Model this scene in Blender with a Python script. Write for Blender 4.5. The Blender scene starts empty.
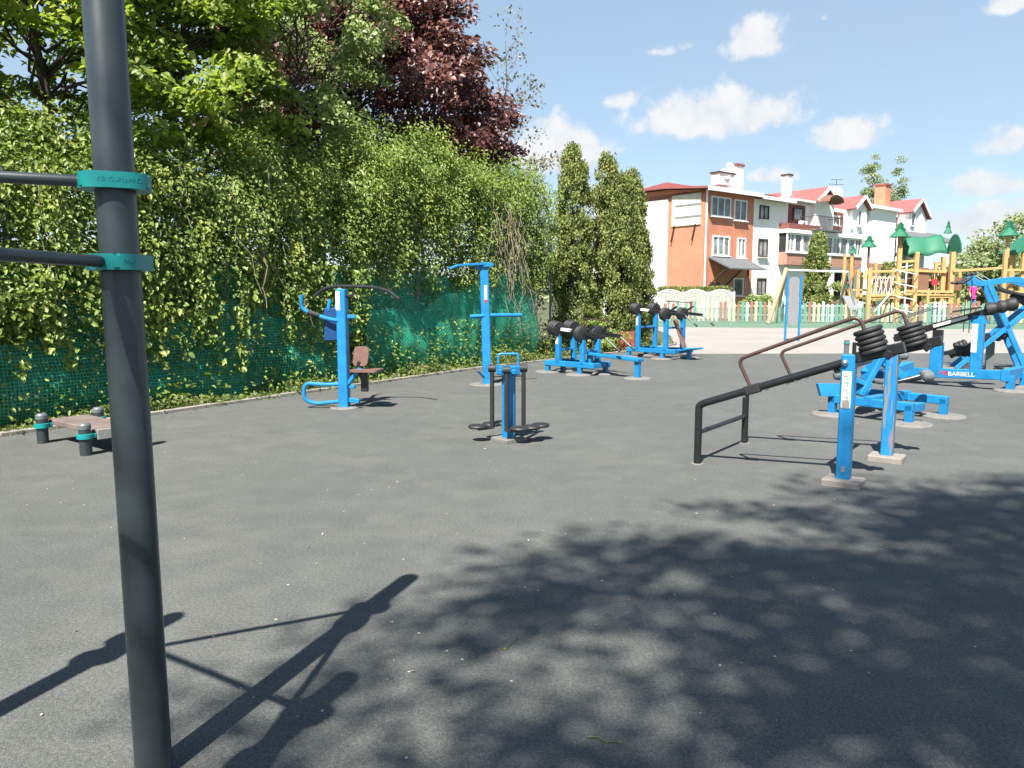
import bpy, bmesh, math, random
import numpy as np
from mathutils import Vector, Matrix, Quaternion
R = math.radians
C = bpy.context.scene.collection
scene = bpy.context.scene
random.seed(5)
V = Vector

# ------------------------------------------------------------------ camera
FPX, PITCH, EYE = 750.0, R(6.62), 1.55
cam = bpy.data.cameras.new('camera'); camo = bpy.data.objects.new('camera', cam); C.objects.link(camo)
cam.sensor_width = 36; cam.lens = FPX / 1024 * 36; cam.clip_end = 6000; cam.clip_start = .05
camo.location = (0, 0, EYE); camo.rotation_euler = (R(90) - PITCH, 0, 0)
scene.camera = camo
def at(px, py, Y):
    u = (px - 512) / FPX; v = (384 - py) / FPX
    y = math.cos(PITCH) + v * math.sin(PITCH); z = -math.sin(PITCH) + v * math.cos(PITCH)
    t = Y / y
    return V((u * t, Y, EYE + z * t))
def G(px, py, z=0):
    u = (px - 512) / FPX; v = (384 - py) / FPX
    y = math.cos(PITCH) + v * math.sin(PITCH); zz = -math.sin(PITCH) + v * math.cos(PITCH)
    t = (z - EYE) / zz
    return V((u * t, y * t, z))

# ------------------------------------------------------------------ materials
def newmat(name):
    m = bpy.data.materials.new(name); m.use_nodes = True
    nt = m.node_tree
    return m, nt, nt.nodes['Principled BSDF']
def L(nt, a, b): nt.links.new(a, b)
def node(nt, t, **kw):
    n = nt.nodes.new(t)
    for k, v in kw.items(): setattr(n, k, v)
    return n
def ramp(nt, stops, interp='LINEAR'):
    n = nt.nodes.new('ShaderNodeValToRGB'); cr = n.color_ramp; cr.interpolation = interp
    while len(cr.elements) < len(stops): cr.elements.new(.5)
    for e, (p, c) in zip(cr.elements, stops):
        e.position = p; e.color = (*c, 1) if len(c) == 3 else c
    return n
def noise(nt, scale, detail=4, rough=.6, vec=None):
    n = nt.nodes.new('ShaderNodeTexNoise'); n.inputs['Scale'].default_value = scale
    n.inputs['Detail'].default_value = detail; n.inputs['Roughness'].default_value = rough
    if vec is None:
        tc = nt.nodes.new('ShaderNodeTexCoord'); vec = tc.outputs['Object']
    L(nt, vec, n.inputs['Vector'])
    return n
def mat(name, col, rough=.5, metal=0, var=.18, scale=9, bump=0, bscale=60, wear=None, spec=.5):
    """painted / plain surface with mottling, and worn patches showing another colour"""
    m, nt, b = newmat(name)
    n = noise(nt, scale, 6, .65)
    lo = tuple(c * (1 - var) for c in col); hi = tuple(min(1, c * (1 + var)) for c in col)
    r = ramp(nt, [(.3, lo), (.7, hi)]); L(nt, n.outputs['Fac'], r.inputs['Fac'])
    out = r.outputs['Color']
    if wear:
        if len(wear) > 3:                      # wear drawn out vertically
            tw = node(nt, 'ShaderNodeTexCoord'); mw = node(nt, 'ShaderNodeMapping'); mw.inputs['Scale'].default_value = wear[3]; L(nt, tw.outputs['Object'], mw.inputs['Vector']); wn = noise(nt, wear[1], 8, .7, mw.outputs['Vector'])
        else: wn = noise(nt, wear[1], 8, .7)
        wr = ramp(nt, [(wear[2], (0, 0, 0)), (wear[2] + .03, (1, 1, 1))])
        L(nt, wn.outputs['Fac'], wr.inputs['Fac'])
        mx = node(nt, 'ShaderNodeMix', data_type='RGBA'); L(nt, wr.outputs['Color'], mx.inputs['Factor'])
        L(nt, out, mx.inputs['A']); mx.inputs['B'].default_value = (*wear[0], 1); out = mx.outputs['Result']
    L(nt, out, b.inputs['Base Color'])
    rr = node(nt, 'ShaderNodeMapRange'); rr.inputs['To Min'].default_value = max(.05, rough - .12); rr.inputs['To Max'].default_value = min(1, rough + .12)
    L(nt, n.outputs['Fac'], rr.inputs['Value']); L(nt, rr.outputs['Result'], b.inputs['Roughness'])
    b.inputs['Metallic'].default_value = metal; b.inputs['Specular IOR Level'].default_value = spec
    if bump:
        bn = noise(nt, bscale, 3); bp = node(nt, 'ShaderNodeBump'); bp.inputs['Strength'].default_value = bump; bp.inputs['Distance'].default_value = .01
        L(nt, bn.outputs['Fac'], bp.inputs['Height']); L(nt, bp.outputs['Normal'], b.inputs['Normal'])
    return m
def leafmat(name, stops, trans=.35, rough=.45, big=1.2, spec=.5):
    m, nt, b = newmat(name)
    g = node(nt, 'ShaderNodeNewGeometry'); r = ramp(nt, stops); 
    n = noise(nt, big, 3)
    ad = node(nt, 'ShaderNodeMath', operation='MULTIPLY_ADD'); ad.inputs[1].default_value = .42; 
    ms = node(nt, 'ShaderNodeMath', operation='MULTIPLY_ADD'); ms.inputs[1].default_value = 1.6; ms.inputs[2].default_value = -.52
    L(nt, n.outputs['Fac'], ms.inputs[0]); L(nt, g.outputs['Random Per Island'], ad.inputs[0]); L(nt, ms.outputs[0], ad.inputs[2])
    L(nt, ad.outputs[0], r.inputs['Fac']); L(nt, r.outputs['Color'], b.inputs['Base Color'])
    b.inputs['Roughness'].default_value = rough; b.inputs['Specular IOR Level'].default_value = spec
    t = node(nt, 'ShaderNodeBsdfTranslucent'); 
    hs = node(nt, 'ShaderNodeHueSaturation'); hs.inputs['Value'].default_value = 1.25; hs.inputs['Saturation'].default_value = 1.1
    L(nt, r.outputs['Color'], hs.inputs['Color']); L(nt, hs.outputs['Color'], t.inputs['Color'])
    mx = node(nt, 'ShaderNodeMixShader'); mx.inputs[0].default_value = trans
    o = nt.nodes['Material Output']; L(nt, b.outputs[0], mx.inputs[1]); L(nt, t.outputs[0], mx.inputs[2]); L(nt, mx.outputs[0], o.inputs['Surface'])
    return m

M = {}
BLUE = (.010, .172, .385)
M['blue'] = mat('blue_paint', BLUE, .4, var=.2, scale=5, wear=((.12, .16, .19), 17, .655))
M['blue_worn'] = mat('worn_blue_paint', BLUE, .5, var=.12, wear=((.20, .165, .155), 9, .525, (2.2, 2.2, .22)))
M['navy_shade'] = mat('navy_and_shaded_blue', (.006, .05, .16), .45)  # carries the plate guard's shadow in its colour; foot pegs share it
M['black'] = mat('black_enamel', (.012, .013, .014), .35, wear=((.2, .19, .18), 16, .72))
M['rubber'] = mat('black_rubber', (.016, .016, .017), .6, bump=.2)
M['pole'] = mat('dark_grey_powder_coat', (.026, .036, .040), .36, var=.22, scale=4, bump=.05, bscale=300, wear=((.075, .08, .08), 26, .71))
M['teal'] = mat('teal_plastic', (.004, .215, .21), .4, var=.1)
M['brownseat'] = mat('brown_plastic', (.15, .085, .068), .5)
M['rust'] = mat('brown_bare_rail', (.085, .05, .042), .42, metal=.3, wear=((.3, .24, .2), 10, .66))
M['steel'] = mat('bright_steel', (.55, .55, .54), .3, metal=.9)
M['concrete'] = mat('concrete', (.15, .143, .132), .9, var=.22, scale=12, bump=.4, bscale=80)
M['concrete_pink'] = mat('footing_concrete', (.215, .19, .17), .9, var=.2, scale=14, bump=.4, bscale=90)
M['white'] = mat('white_sticker', (.62, .62, .6), .5, var=.06)
M['red'] = mat('red_print', (.45, .02, .04), .5)
M['greyprint'] = mat('grey_print', (.2, .27, .25), .5)
M['plank'] = mat('brown_board', (.15, .115, .105), .65, var=.2, scale=4)
M['plankend'] = mat('pale_board_end', (.25, .24, .22), .7)
M['greypost'] = mat('grey_post_cap', (.10, .115, .12), .5)
M['bin'] = mat('red_brown_boards', (.20, .055, .03), .7, var=.3, scale=6)
M['render_white'] = mat('white_render', (.78, .77, .74), .85, var=.04, scale=.6)
M['trim'] = mat('white_trim', (.75, .75, .74), .5, var=.05)
M['redroof'] = mat('red_metal_roof', (.26, .082, .076), .65, var=.12, scale=1.2)
M['greyroof'] = mat('grey_shingle', (.11, .115, .12), .8, scale=8)
M['brownwall'] = mat('red_brown_cladding', (.20, .07, .055), .8, var=.12, scale=2)
M['pinkwall'] = mat('pinkish_brick_band', (.38, .19, .14), .8, var=.12, scale=3)
M['cream'] = mat('cream_panel', (.55, .52, .42), .8, var=.2, scale=1.5)
M['darkframe'] = mat('dark_timber', (.05, .028, .02), .6)
M['plinth'] = mat('grey_plinth', (.25, .24, .23), .9)
M['yellow'] = mat('yellow_timber', (.44, .275, .11), .6, var=.18, scale=5)
M['orange'] = mat('orange_timber', (.38, .13, .03), .55, var=.15, scale=5)
M['woodpale'] = mat('pale_timber', (.38, .27, .17), .7, var=.2, scale=5)
M['brownpanel'] = mat('brown_panel', (.18, .085, .05), .6)
M['green'] = mat('green_hpl_panel', (.02, .135, .075), .6, var=.1)
M['greydull'] = mat('dull_grey_panel', (.2, .205, .21), .6, var=.06)
M['shade_dark'] = mat('dark_interior_shade', (.02, .018, .016), .9)  # near-black colour standing in for shade inside porch and openings
M['pk_mint'] = mat('mint_picket', (.10, .25, .19), .6); M['pk_ice'] = mat('ice_blue_picket', (.38, .48, .48), .6)
M['pk_cream'] = mat('cream_picket', (.46, .39, .29), .6); M['pk_rust'] = mat('rust_picket', (.26, .11, .08), .6)
M['bark'] = mat('bark', (.07, .058, .045), .95, var=.35, scale=14, bump=.6, bscale=40)
M['birchbark'] = mat('birch_bark', (.4, .39, .36), .9, var=.4, scale=9)
M['drystem'] = mat('dry_vine_stem', (.22, .18, .13), .9, var=.3)
M['pink'] = mat('pink_fabric', (.6, .03, .22), .8); M['skin'] = mat('skin', (.5, .29, .2), .55, var=.05)
M['jeans'] = mat('blue_jeans', (.08, .13, .24), .85); M['hair'] = mat('dark_hair', (.02, .013, .01), .6)
M['galv'] = mat('galvanised_post', (.12, .14, .14), .5, metal=.3)
M['bluefar'] = mat('pale_blue_sheet', (.09, .22, .36), .6)

# glass
m, nt, b = newmat('window_glass'); b.inputs['Base Color'].default_value = (.045, .06, .065, 1); b.inputs['Roughness'].default_value = .08; b.inputs['Specular IOR Level'].default_value = .8
n = noise(nt, .9, 2); r = ramp(nt, [(.35, (.03, .04, .045)), (.6, (.13, .145, .15))]); L(nt, n.outputs['Fac'], r.inputs['Fac']); L(nt, r.outputs['Color'], b.inputs['Base Color']); M['glass'] = m
m, nt, b = newmat('curtained_glass'); n = noise(nt, 1.6, 2); r = ramp(nt, [(.4, (.14, .155, .16)), (.6, (.34, .34, .33))]); L(nt, n.outputs['Fac'], r.inputs['Fac']); L(nt, r.outputs['Color'], b.inputs['Base Color']); b.inputs['Roughness'].default_value = .1; M['curtain'] = m
# brick
m, nt, b = newmat('orange_brick'); tc = node(nt, 'ShaderNodeTexCoord'); mp = node(nt, 'ShaderNodeMapping'); mp.inputs['Rotation'].default_value = (R(90), 0, 0)
sx = node(nt, 'ShaderNodeSeparateXYZ'); cx = node(nt, 'ShaderNodeCombineXYZ'); ad = node(nt, 'ShaderNodeMath', operation='ADD')
L(nt, tc.outputs['Object'], sx.inputs[0]); L(nt, sx.outputs['X'], ad.inputs[0]); L(nt, sx.outputs['Y'], ad.inputs[1]); L(nt, ad.outputs[0], cx.inputs['X']); L(nt, sx.outputs['Z'], cx.inputs['Y'])
br = node(nt, 'ShaderNodeTexBrick'); br.inputs['Scale'].default_value = 1; br.inputs['Brick Width'].default_value = .25; br.inputs['Row Height'].default_value = .077; br.inputs['Mortar Size'].default_value = .009
br.inputs['Color1'].default_value = (.60, .18, .075, 1); br.inputs['Color2'].default_value = (.5, .14, .06, 1); br.inputs['Mortar'].default_value = (.42, .33, .27, 1)
L(nt, cx.outputs[0], br.inputs['Vector']); n = noise(nt, .7, 5); mr = ramp(nt, [(.3, (.8, .8, .8)), (.7, (1.1, 1.08, 1.05))]); L(nt, n.outputs['Fac'], mr.inputs['Fac'])
mx = node(nt, 'ShaderNodeMix', data_type='RGBA', blend_type='MULTIPLY'); mx.inputs['Factor'].default_value = 1; L(nt, br.outputs['Color'], mx.inputs['A']); L(nt, mr.outputs['Color'], mx.inputs['B'])
L(nt, mx.outputs['Result'], b.inputs['Base Color']); b.inputs['Roughness'].default_value = .85; M['brick'] = m
# rubber court
m, nt, b = newmat('rubber_paving'); tc = node(nt, 'ShaderNodeTexCoord'); OB = tc.outputs['Object']
n1 = noise(nt, .35, 6, .62, OB); n2 = noise(nt, 210, 3, .7, OB); n3 = noise(nt, 3.2, 5, .6, OB)
r1 = ramp(nt, [(.3, (.073, .0765, .0725)), (.72, (.092, .0945, .088))]); L(nt, n1.outputs['Fac'], r1.inputs['Fac'])
r2 = ramp(nt, [(.3, (.35, .35, .35)), (.5, (1, 1, 1)), (.7, (2.1, 2.1, 2.05))]); L(nt, n2.outputs['Fac'], r2.inputs['Fac'])
n4 = noise(nt, 62, 2, .7, OB); av = node(nt, 'ShaderNodeMath', operation='MULTIPLY_ADD'); av.inputs[1].default_value = .22; L(nt, n3.outputs['Fac'], av.inputs[0])
a2 = node(nt, 'ShaderNodeMath', operation='MULTIPLY'); a2.inputs[1].default_value = .78; L(nt, n4.outputs['Fac'], a2.inputs[0]); L(nt, a2.outputs[0], av.inputs[2])
r3 = ramp(nt, [(.34, (.7, .7, .7)), (.5, (1, 1, 1)), (.66, (1.35, 1.35, 1.33))]); L(nt, av.outputs[0], r3.inputs['Fac'])
ma = node(nt, 'ShaderNodeMix', data_type='RGBA', blend_type='MULTIPLY'); ma.inputs['Factor'].default_value = 1; L(nt, r1.outputs['Color'], ma.inputs['A']); L(nt, r2.outputs['Color'], ma.inputs['B'])
mb = node(nt, 'ShaderNodeMix', data_type='RGBA', blend_type='MULTIPLY'); mb.inputs['Factor'].default_value = 1; L(nt, ma.outputs['Result'], mb.inputs['A']); L(nt, r3.outputs['Color'], mb.inputs['B'])
vo = node(nt, 'ShaderNodeTexVoronoi'); vo.inputs['Scale'].default_value = 14; L(nt, OB, vo.inputs['Vector'])
sz = node(nt, 'ShaderNodeSeparateColor'); L(nt, vo.outputs['Color'], sz.inputs[0])
pw = node(nt, 'ShaderNodeMath', operation='POWER'); L(nt, sz.outputs[0], pw.inputs[0]); pw.inputs[1].default_value = 4
th = node(nt, 'ShaderNodeMath', operation='MULTIPLY'); L(nt, pw.outputs[0], th.inputs[0]); th.inputs[1].default_value = .085
lt = node(nt, 'ShaderNodeMath', operation='LESS_THAN'); L(nt, vo.outputs['Distance'], lt.inputs[0]); L(nt, th.outputs[0], lt.inputs[1])
mc = node(nt, 'ShaderNodeMix', data_type='RGBA'); L(nt, lt.outputs[0], mc.inputs['Factor']); L(nt, mb.outputs['Result'], mc.inputs['A']); mc.inputs['B'].default_value = (.5, .48, .42, 1)
n5 = noise(nt, .8, 9, .68, OB); r5 = ramp(nt, [(.5, (0, 0, 0)), (.72, (.2, .2, .2))]); L(nt, n5.outputs['Fac'], r5.inputs['Fac'])
md = node(nt, 'ShaderNodeMix', data_type='RGBA'); L(nt, r5.outputs['Color'], md.inputs['Factor']); L(nt, mc.outputs['Result'], md.inputs['A']); md.inputs['B'].default_value = (.17, .165, .145, 1)
n6 = noise(nt, 1.7, 7, .7, OB); r6 = ramp(nt, [(.28, (.82, .82, .83)), (.40, (1, 1, 1))]); L(nt, n6.outputs['Fac'], r6.inputs['Fac'])
me_ = node(nt, 'ShaderNodeMix', data_type='RGBA', blend_type='MULTIPLY'); me_.inputs['Factor'].default_value = 1; L(nt, md.outputs['Result'], me_.inputs['A']); L(nt, r6.outputs['Color'], me_.inputs['B'])
L(nt, me_.outputs['Result'], b.inputs['Base Color']); b.inputs['Roughness'].default_value = .88; b.inputs['Specular IOR Level'].default_value = .3
bp = node(nt, 'ShaderNodeBump'); bp.inputs['Strength'].default_value = .55; bp.inputs['Distance'].default_value = .004; L(nt, n2.outputs['Fac'], bp.inputs['Height']); L(nt, bp.outputs['Normal'], b.inputs['Normal'])
M['court'] = m
M['plaza'] = mat('pinkish_paving', (.245, .228, .205), .9, var=.12, scale=.35, bump=.3, bscale=30)
M['soil'] = mat('grass_soil', (.07, .075, .032), .95, var=.4, scale=2.5, bump=.5, bscale=20)
M['playgreen'] = mat('green_play_surface', (.10, .16, .10), .9, var=.12, scale=.6)
M['kerb'] = mat('kerb_concrete', (.24, .215, .185), .9, var=.2, scale=5, bump=.3)
# net
m, nt, b = newmat('teal_netting'); tc = node(nt, 'ShaderNodeTexCoord'); s = node(nt, 'ShaderNodeSeparateXYZ'); L(nt, tc.outputs['UV'], s.inputs[0])
def grid(nt, out, cell, w):
    a = node(nt, 'ShaderNodeMath', operation='DIVIDE'); L(nt, out, a.inputs[0]); a.inputs[1].default_value = cell
    f = node(nt, 'ShaderNodeMath', operation='FRACT'); L(nt, a.outputs[0], f.inputs[0])
    l = node(nt, 'ShaderNodeMath', operation='LESS_THAN'); L(nt, f.outputs[0], l.inputs[0]); l.inputs[1].default_value = w
    return l.outputs[0]
g1 = grid(nt, s.outputs['X'], .042, .2); g2 = grid(nt, s.outputs['Y'], .042, .2)
mxg = node(nt, 'ShaderNodeMath', operation='MAXIMUM'); L(nt, g1, mxg.inputs[0]); L(nt, g2, mxg.inputs[1])
nn = noise(nt, 1.3, 4, .6, tc.outputs['UV']); nr = node(nt, 'ShaderNodeMapRange'); nr.inputs['From Min'].default_value = .35; nr.inputs['From Max'].default_value = .68; nr.inputs['To Min'].default_value = .06; nr.inputs['To Max'].default_value = .42
L(nt, nn.outputs['Fac'], nr.inputs['Value'])
mx2 = node(nt, 'ShaderNodeMath', operation='MAXIMUM'); L(nt, mxg.outputs[0], mx2.inputs[0]); L(nt, nr.outputs['Result'], mx2.inputs[1])
b.inputs['Base Color'].default_value = (.05, .5, .32, 1); b.inputs['Roughness'].default_value = .6
tl = node(nt, 'ShaderNodeBsdfTranslucent'); tl.inputs['Color'].default_value = (.06, .6, .40, 1); ms = node(nt, 'ShaderNodeMixShader'); ms.inputs[0].default_value = .5
L(nt, b.outputs[0], ms.inputs[1]); L(nt, tl.outputs[0], ms.inputs[2])
tr = node(nt, 'ShaderNodeBsdfTransparent'); m3 = node(nt, 'ShaderNodeMixShader'); L(nt, mx2.outputs[0], m3.inputs[0]); L(nt, tr.outputs[0], m3.inputs[1]); L(nt, ms.outputs[0], m3.inputs[2])
L(nt, m3.outputs[0], nt.nodes['Material Output'].inputs['Surface']); M['net'] = m
m, nt, b = newmat('green_mesh_panel'); b.inputs['Base Color'].default_value = (.10, .20, .15, 1); b.inputs['Roughness'].default_value = .5
tr = node(nt, 'ShaderNodeBsdfTransparent'); m3 = node(nt, 'ShaderNodeMixShader'); m3.inputs[0].default_value = .2
L(nt, tr.outputs[0], m3.inputs[1]); L(nt, b.outputs[0], m3.inputs[2]); L(nt, m3.outputs[0], nt.nodes['Material Output'].inputs['Surface']); M['mesh'] = m
# foliage
M['lf_maple'] = leafmat('maple_leaves', [(.1, (.10, .17, .028)), (.5, (.22, .30, .05)), (.9, (.38, .42, .10))], trans=.6)
M['lf_ash'] = leafmat('ash_leaves', [(.1, (.12, .18, .05)), (.5, (.22, .29, .085)), (.9, (.32, .36, .13))])
M['lf_vine'] = leafmat('vine_leaves', [(.05, (.07, .13, .025)), (.45, (.165, .24, .042)), (.8, (.28, .325, .065)), (1, (.38, .37, .10))], big=1.8)
M['lf_red'] = leafmat('red_maple_leaves', [(.1, (.045, .020, .019)), (.55, (.12, .046, .036)), (.95, (.24, .10, .07))], trans=.22, rough=.4)
M['lf_thin'] = leafmat('grey_green_leaves', [(0.1, (0.123, 0.127, 0.088)), (0.9, (0.263, 0.238, 0.158))])
M['lf_thuja'] = leafmat('thuja_sprays', [(.05, (.07, .105, .024)), (.5, (.17, .21, .05)), (.88, (.29, .30, .085)), (1, (.33, .22, .11))], trans=.2, rough=.6, big=3)
M['lf_birch'] = leafmat('birch_leaves', [(0.1, (0.123, 0.170, 0.070)), (0.9, (0.280, 0.323, 0.123))])
M['lf_weed'] = leafmat('weed_leaves', [(.1, (.06, .095, .022)), (.6, (.13, .17, .04)), (1, (.26, .24, .09))])

# ------------------------------------------------------------------ mesh helpers
def link(name, me, material, parent=None):
    o = bpy.data.objects.new(name, me); C.objects.link(o)
    if material is not None: me.materials.append(material)
    if parent: o.parent = parent
    return o
class MB:
    def __init__(s): s.bm = bmesh.new()
    def box(s, c, size, rz=0, rot=None, bev=.004):
        Mx = Matrix.Translation(V(c)) @ (rot.to_matrix().to_4x4() if rot else Matrix.Rotation(rz, 4, 'Z')) @ Matrix.Diagonal((*size, 1))
        r = bmesh.ops.create_cube(s.bm, size=1, matrix=Mx)
        if bev:
            es = list({e for v in r['verts'] for e in v.link_edges})
            bmesh.ops.bevel(s.bm, geom=es, offset=min(bev, min(size) * .3), segments=1, affect='EDGES')
        return s
    def beam(s, p0, p1, w, h=None, bev=.006, roll=0):
        p0, p1 = V(p0), V(p1); d = p1 - p0; h = h or w
        up = V((0, 0, 1)) if abs(d.normalized().z) < .96 else V((0, 1, 0))
        x = d.normalized(); y = up.cross(x).normalized(); z = x.cross(y)
        q = Matrix((x, y, z)).transposed().to_quaternion() @ Quaternion((1, 0, 0), roll)
        return s.box((p0 + p1) / 2, (d.length, w, h), rot=q, bev=bev)
    def tube(s, pts, r, seg=10, caps=True):
        pts = [V(p) for p in pts]; rr = r if isinstance(r, (list, tuple)) else [r] * len(pts)
        rings = []; t0 = (pts[1] - pts[0]).normalized(); a = t0.orthogonal().normalized()
        for i, p in enumerate(pts):
            t = ((pts[min(i + 1, len(pts) - 1)] - pts[max(i - 1, 0)])).normalized()
            a = (a - t * a.dot(t)).normalized(); b_ = t.cross(a)
            rings.append([s.bm.verts.new(p + (a * math.cos(k * 2 * math.pi / seg) + b_ * math.sin(k * 2 * math.pi / seg)) * rr[i]) for k in range(seg)])
        for A, B in zip(rings, rings[1:]):
            for k in range(seg): s.bm.faces.new((A[k], A[(k + 1) % seg], B[(k + 1) % seg], B[k]))
        if caps: s.bm.faces.new(rings[0][::-1]); s.bm.faces.new(rings[-1])
        return s
    def lathe(s, prof, o, ax=(0, 0, 1), seg=24):
        o = V(o); ax = V(ax).normalized(); a = ax.orthogonal().normalized(); b_ = ax.cross(a); rings = []
        for r, z in prof:
            rings.append([s.bm.verts.new(o + ax * z + (a * math.cos(k * 2 * math.pi / seg) + b_ * math.sin(k * 2 * math.pi / seg)) * max(r, .0005)) for k in range(seg)])
        for A, B in zip(rings, rings[1:]):
            for k in range(seg): s.bm.faces.new((A[k], A[(k + 1) % seg], B[(k + 1) % seg], B[k]))
        s.bm.faces.new(rings[0][::-1]); s.bm.faces.new(rings[-1]); return s
    def cyl(s, p0, p1, r, seg=20, bev=.004):
        p0, p1 = V(p0), V(p1); h = (p1 - p0).length; bv = min(bev, r * .4, h * .4)
        return s.lathe([(r - bv, 0), (r, bv), (r, h - bv), (r - bv, h)], p0, p1 - p0, seg)
    def ball(s, c, r, sc=(1, 1, 1)):
        bmesh.ops.create_uvsphere(s.bm, u_segments=16, v_segments=10, radius=r, matrix=Matrix.Translation(V(c)) @ Matrix.Diagonal((*sc, 1))); return s
    def prism(s, poly, o, u, v, depth):
        """2-D outline poly in plane (u, v) at o, extruded by vector depth"""
        o, u, v, depth = V(o), V(u), V(v), V(depth)
        A = [s.bm.verts.new(o + u * x + v * y) for x, y in poly]; B = [s.bm.verts.new(o + u * x + v * y + depth) for x, y in poly]
        n = len(A); f1 = s.bm.faces.new(A); f2 = s.bm.faces.new(B[::-1])
        for k in range(n): s.bm.faces.new((A[k], B[k], B[(k + 1) % n], A[(k + 1) % n]))
        return s
    def build(s, name, material, parent=None, sharp=35):
        bmesh.ops.recalc_face_normals(s.bm, faces=s.bm.faces)
        me = bpy.data.meshes.new(name); s.bm.to_mesh(me); s.bm.free()
        for p in me.polygons: p.use_smooth = True
        me.set_sharp_from_angle(angle=R(sharp))
        return link(name, me, M[material] if isinstance(material, str) else material, parent)
def rnd(pts, rad, n=5):
    """round the corners of a polyline"""
    pts = [V(p) for p in pts]; out = [pts[0]]
    for a, b, c in zip(pts, pts[1:], pts[2:]):
        r = min(rad, (a - b).length * .48, (c - b).length * .48); p = b + (a - b).normalized() * r; q = b + (c - b).normalized() * r
        for i in range(n + 1):
            t = i / n; out.append(p * (1 - t) ** 2 + b * 2 * t * (1 - t) + q * t * t)
    return out + [pts[-1]]
def rrect(w, h, r, n=5):
    out = []
    for cx, cy, a0 in ((w / 2 - r, h / 2 - r, 0), (-w / 2 + r, h / 2 - r, 90), (-w / 2 + r, -h / 2 + r, 180), (w / 2 - r, -h / 2 + r, 270)):
        for i in range(n + 1):
            a = R(a0 + 90 * i / n); out.append((cx + r * math.cos(a), cy + r * math.sin(a)))
    return out
def tag(o, label=None, cat=None, group=None, kind=None):
    for k, v in (('label', label), ('category', cat), ('group', group), ('kind', kind)):
        if v: o[k] = v
    return o
def thing(name, label, cat, loc=(0, 0, 0), rz=0, group=None):
    o = bpy.data.objects.new(name, None); C.objects.link(o); o.location = loc; o.rotation_euler = (0, 0, rz); o.empty_display_size = .2
    return tag(o, label, cat, group)
def text_mesh(body, size, ext=.002):
    cu = bpy.data.curves.new('lettering', 'FONT'); cu.body = body; cu.size = size; cu.extrude = ext; cu.align_x = 'CENTER'; cu.align_y = 'CENTER'
    o = bpy.data.objects.new('lettering', cu); C.objects.link(o); bpy.context.view_layer.update()
    me = bpy.data.meshes.new_from_object(o.evaluated_get(bpy.context.evaluated_depsgraph_get())); bpy.data.objects.remove(o); bpy.data.curves.remove(cu)
    return me
def np_mesh(name, verts, faces, material, parent=None, smooth=False):
    me = bpy.data.meshes.new(name); k = faces.shape[1]
    me.vertices.add(len(verts)); me.vertices.foreach_set('co', np.ascontiguousarray(verts, dtype=np.float32).ravel())
    me.loops.add(faces.size); me.loops.foreach_set('vertex_index', np.ascontiguousarray(faces, dtype=np.int32).ravel())
    me.polygons.add(len(faces)); me.polygons.foreach_set('loop_start', np.arange(0, faces.size, k, dtype=np.int32))
    me.update(calc_edges=True); me.validate()
    return link(name, me, material, parent)

# ------------------------------------------------------------------ foliage helpers
rng = np.random.default_rng(11)
def unit(a): return a / np.maximum(np.linalg.norm(a, axis=1, keepdims=True), 1e-6)
def leaves(name, P, N, S, material, parent=None, T=None, wid=.33, fold=.12, full=False):
    """one leaf per row: a folded kite (two triangles) at P with normal N, length S and long axis T"""
    n = len(P); N = unit(N)
    if T is None: T = rng.normal(size=(n, 3))
    T = unit(T - N * np.sum(T * N, 1, keepdims=True)); B = np.cross(N, T); S = S[:, None]
    w = wid * (.8 + .4 * rng.random((n, 1)))
    if full:                               # six-point leaf with a rounded outline, folded along the midrib
        sk = (rng.random((n, 1)) - .5) * .16
        v = np.stack([P - T * S * .5, P - T * S * (.26 - sk) + B * S * w * .92 + N * S * fold, P + T * S * (.12 + sk) + B * S * w * .85 + N * S * fold, P + T * S * .5 - N * S * .08, P + T * S * (.12 - sk) - B * S * w * .85 + N * S * fold, P - T * S * (.26 + sk) - B * S * w * .92 + N * S * fold], 1).reshape(-1, 3)
        i = np.arange(n)[:, None] * 6
        f = np.concatenate([i + np.array([[0, 1, 2]]), i + np.array([[0, 2, 3]]), i + np.array([[0, 3, 4]]), i + np.array([[0, 4, 5]])], 1).reshape(-1, 3)
        return np_mesh(name, v, f, material, parent)
    v = np.stack([P - T * S * .5, P - T * S * .08 + B * S * w + N * S * fold, P + T * S * .5, P - T * S * .08 - B * S * w + N * S * fold], 1).reshape(-1, 3)
    i = np.arange(n)[:, None] * 4
    f = np.concatenate([i + np.array([[0, 1, 2]]), i + np.array([[0, 2, 3]])], 1).reshape(-1, 3)
    return np_mesh(name, v, f, material, parent)
def tubes(name, paths, material, parent, seg=5):
    mb = MB()
    for pts, rr in paths: mb.tube(pts, rr, seg, caps=False)
    return mb.build(name, material, parent, sharp=80)
def wig(p0, p1, n, amp):
    p0, p1 = V(p0), V(p1); d = (p1 - p0).length; out = []
    for i in range(n + 1):
        t = i / n; k = amp * d * math.sin(math.pi * t) if 0 < i < n else 0
        out.append(p0.lerp(p1, t) + V([random.uniform(-1, 1) * k for _ in range(3)]))
    return out
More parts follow.
